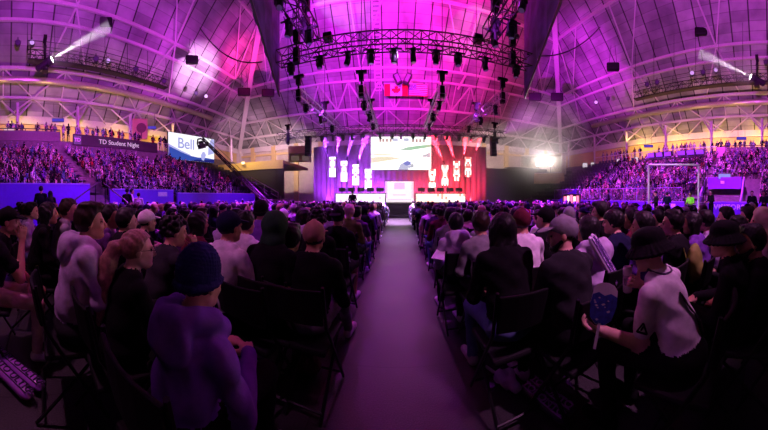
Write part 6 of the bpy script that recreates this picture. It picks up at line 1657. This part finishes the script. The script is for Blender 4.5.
def crumple(name, loc, size, m, label, cat, seed=1, vox=0.008):
    rnd = random.Random(seed); f = Field()
    for i in range(9): f.ell((rnd.uniform(-.5, .5) * size[0], rnd.uniform(-.5, .5) * size[1], size[2] * rnd.uniform(.3, .8)), (size[0] * rnd.uniform(.25, .5), size[1] * rnd.uniform(.25, .5), size[2] * rnd.uniform(.25, .45)), rot(rnd.uniform(0, 3), rnd.uniform(-.8, .8), rnd.uniform(-.8, .8)), TOP, 0.01)
    V, Q, T = f.mesh(vox, 0, lambda X, Y, Z: -Z + 0 * X + 0 * Y, lambda X, Y, Z: 0.006 * np.sin(95 * X + 60 * Y) * np.sin(80 * Z - 70 * Y + 20 * X))
    o = bpy.data.objects.new(name, np_mesh(name, V, Q)); COL.objects.link(o); slots(o, [m]); o.location = loc
    return tag(o, label, cat)
c, _, _ = lay(506, 389, 507, 389, 0.0)
crumple('plastic_bag', c, (0.10, 0.11, 0.13), mat('shiny_film', (0.75, 0.5, 0.9), 0.22), 'crumpled shiny bag on the floor beside the right aisle seats', 'bag')
c, _, _ = lay(308, 372, 309, 372, 0.0)
crumple('tote_bag', c, (0.13, 0.18, 0.26), mat('dark_maroon_bag', (0.07, 0.018, 0.03), 0.8), 'dark maroon bag slumped on the floor by the left aisle seats', 'bag', 4)
c, _, _ = lay(262, 345, 263, 345, 0.0)
crumple('paper_bag', Vector((at(279, 321, 1.98).x, at(279, 321, 1.98).y, 0.0)), (0.09, 0.09, 0.42), mat('paper_bag', (0.55, 0.46, 0.5), 0.8), 'pale crumpled paper bag standing by the knees of the green hood', 'bag', 7)
def flyer(px, py, r, rz, tilt, label, w=0.21, h=0.29, z=None):
    p = at(px, py, r)
    if z is not None: p.z = z
    o = MB().box((0, 0, 0), (w, h, 0.004)).build('flyer', mat('paper', (0.66, 0.58, 0.68), 0.7), loc=p); o.rotation_euler = (tilt, 0.1, rz)
    return tag(o, label, 'paper')
flyer(342, 257, 3.3, 0.3, 0.15, 'pale sheet of paper on a lap at the left aisle seat')
flyer(446, 254, 2.75, -0.4, 0.2, 'pale sheets of paper on a lap at the right aisle seat', 0.26, 0.3)
c, _, _ = lay(316, 336, 317, 336, 0.004)
o = MB().box((0, 0, 0), (0.09, 0.13, 0.003)).build('flyer', mat('paper', (0.66, 0.58, 0.68), 0.7), loc=c, rz=0.5); tag(o, 'small paper slip lying on the floor under the left aisle seats', 'paper')
c, _, _ = lay(489.5, 368, 491, 371, 0.004)
o = MB().box((0, 0, 0), (0.03, 0.12, 0.003)).build('flyer', mat('paper', (0.66, 0.58, 0.68), 0.7), loc=c, rz=0.4); tag(o, 'narrow paper strip lying on the floor at the right aisle edge', 'paper')
# ------------------------------------------------------------------ stage haze and the beams in it
def haze(name, c, s, density, color, label, aniso=0.2, rz=0):
    m = bpy.data.materials.new(name); m.use_nodes = True; nt = m.node_tree; nt.nodes.clear()
    v = nt.nodes.new('ShaderNodeVolumeScatter'); o = nt.nodes.new('ShaderNodeOutputMaterial')
    v.inputs['Color'].default_value = (*color, 1); v.inputs['Density'].default_value = density; v.inputs['Anisotropy'].default_value = aniso
    nt.links.new(v.outputs[0], o.inputs['Volume'])
    return tag(MB().box((0, 0, 0), s).build(name, m, loc=c, rz=rz), label, 'haze', kind='stuff')
haze('stage_haze', (0, 17.7, 3.05), (16.4, 5.6, 6.0), 0.040, (1, 1, 1), 'thin stage haze glowing violet on the left and red on the right')

for (a, b), nm, pw in zip(FS, ('left', 'right'), (26000, 20000)):
    d = (b - a).normalized(); e = a + d * 5.0; c = (a + e) / 2
    h = haze('beam_haze', c, (1.9, 1.9, 5.6), 0.10, (1, 1, 1), 'wisp of haze in the beam of the %s follow spot' % nm, 0.0)
    h.rotation_euler = d.to_track_quat('Z', 'Y').to_euler()
    spot('follow_spot_beam', a, b, (1.0, 0.85, 0.95), pw, 11, 0.4, 0.1)
# a soft-edged bank of haze before the lit room
def soft_haze(name, c, radii, density, color, label):
    m = bpy.data.materials.new(name); m.use_nodes = True; nt = m.node_tree; nt.nodes.clear()
    v = nt.nodes.new('ShaderNodeVolumeScatter'); o = nt.nodes.new('ShaderNodeOutputMaterial'); tc = nt.nodes.new('ShaderNodeTexCoord')
    ln = nt.nodes.new('ShaderNodeVectorMath'); ln.operation = 'LENGTH'; mr = nt.nodes.new('ShaderNodeMapRange'); mr.interpolation_type = 'SMOOTHSTEP'
    mr.inputs[1].default_value = 0.1; mr.inputs[2].default_value = 1.0; mr.inputs[3].default_value = density; mr.inputs[4].default_value = 0
    nt.links.new(tc.outputs['Object'], ln.inputs[0]); nt.links.new(ln.outputs['Value'], mr.inputs[0]); nt.links.new(mr.outputs[0], v.inputs['Density'])
    v.inputs['Color'].default_value = (*color, 1); v.inputs['Anisotropy'].default_value = 0.35
    nt.links.new(v.outputs[0], o.inputs['Volume'])
    g = MB(); n = 12; g.lathe([(math.sin(math.pi * i / n) + 1e-4, -math.cos(math.pi * i / n)) for i in range(n + 1)], (0, 0, 0), 20)
    h = g.build(name, m, loc=c); h.scale = radii
    return tag(h, label, 'haze', kind='stuff')
soft_haze('window_haze', at(541, 160, 28.0), (12, 6.5, 8.5), 0.075, (1, 0.95, 0.93), 'pale haze glowing in front of the lit room right of the stage')
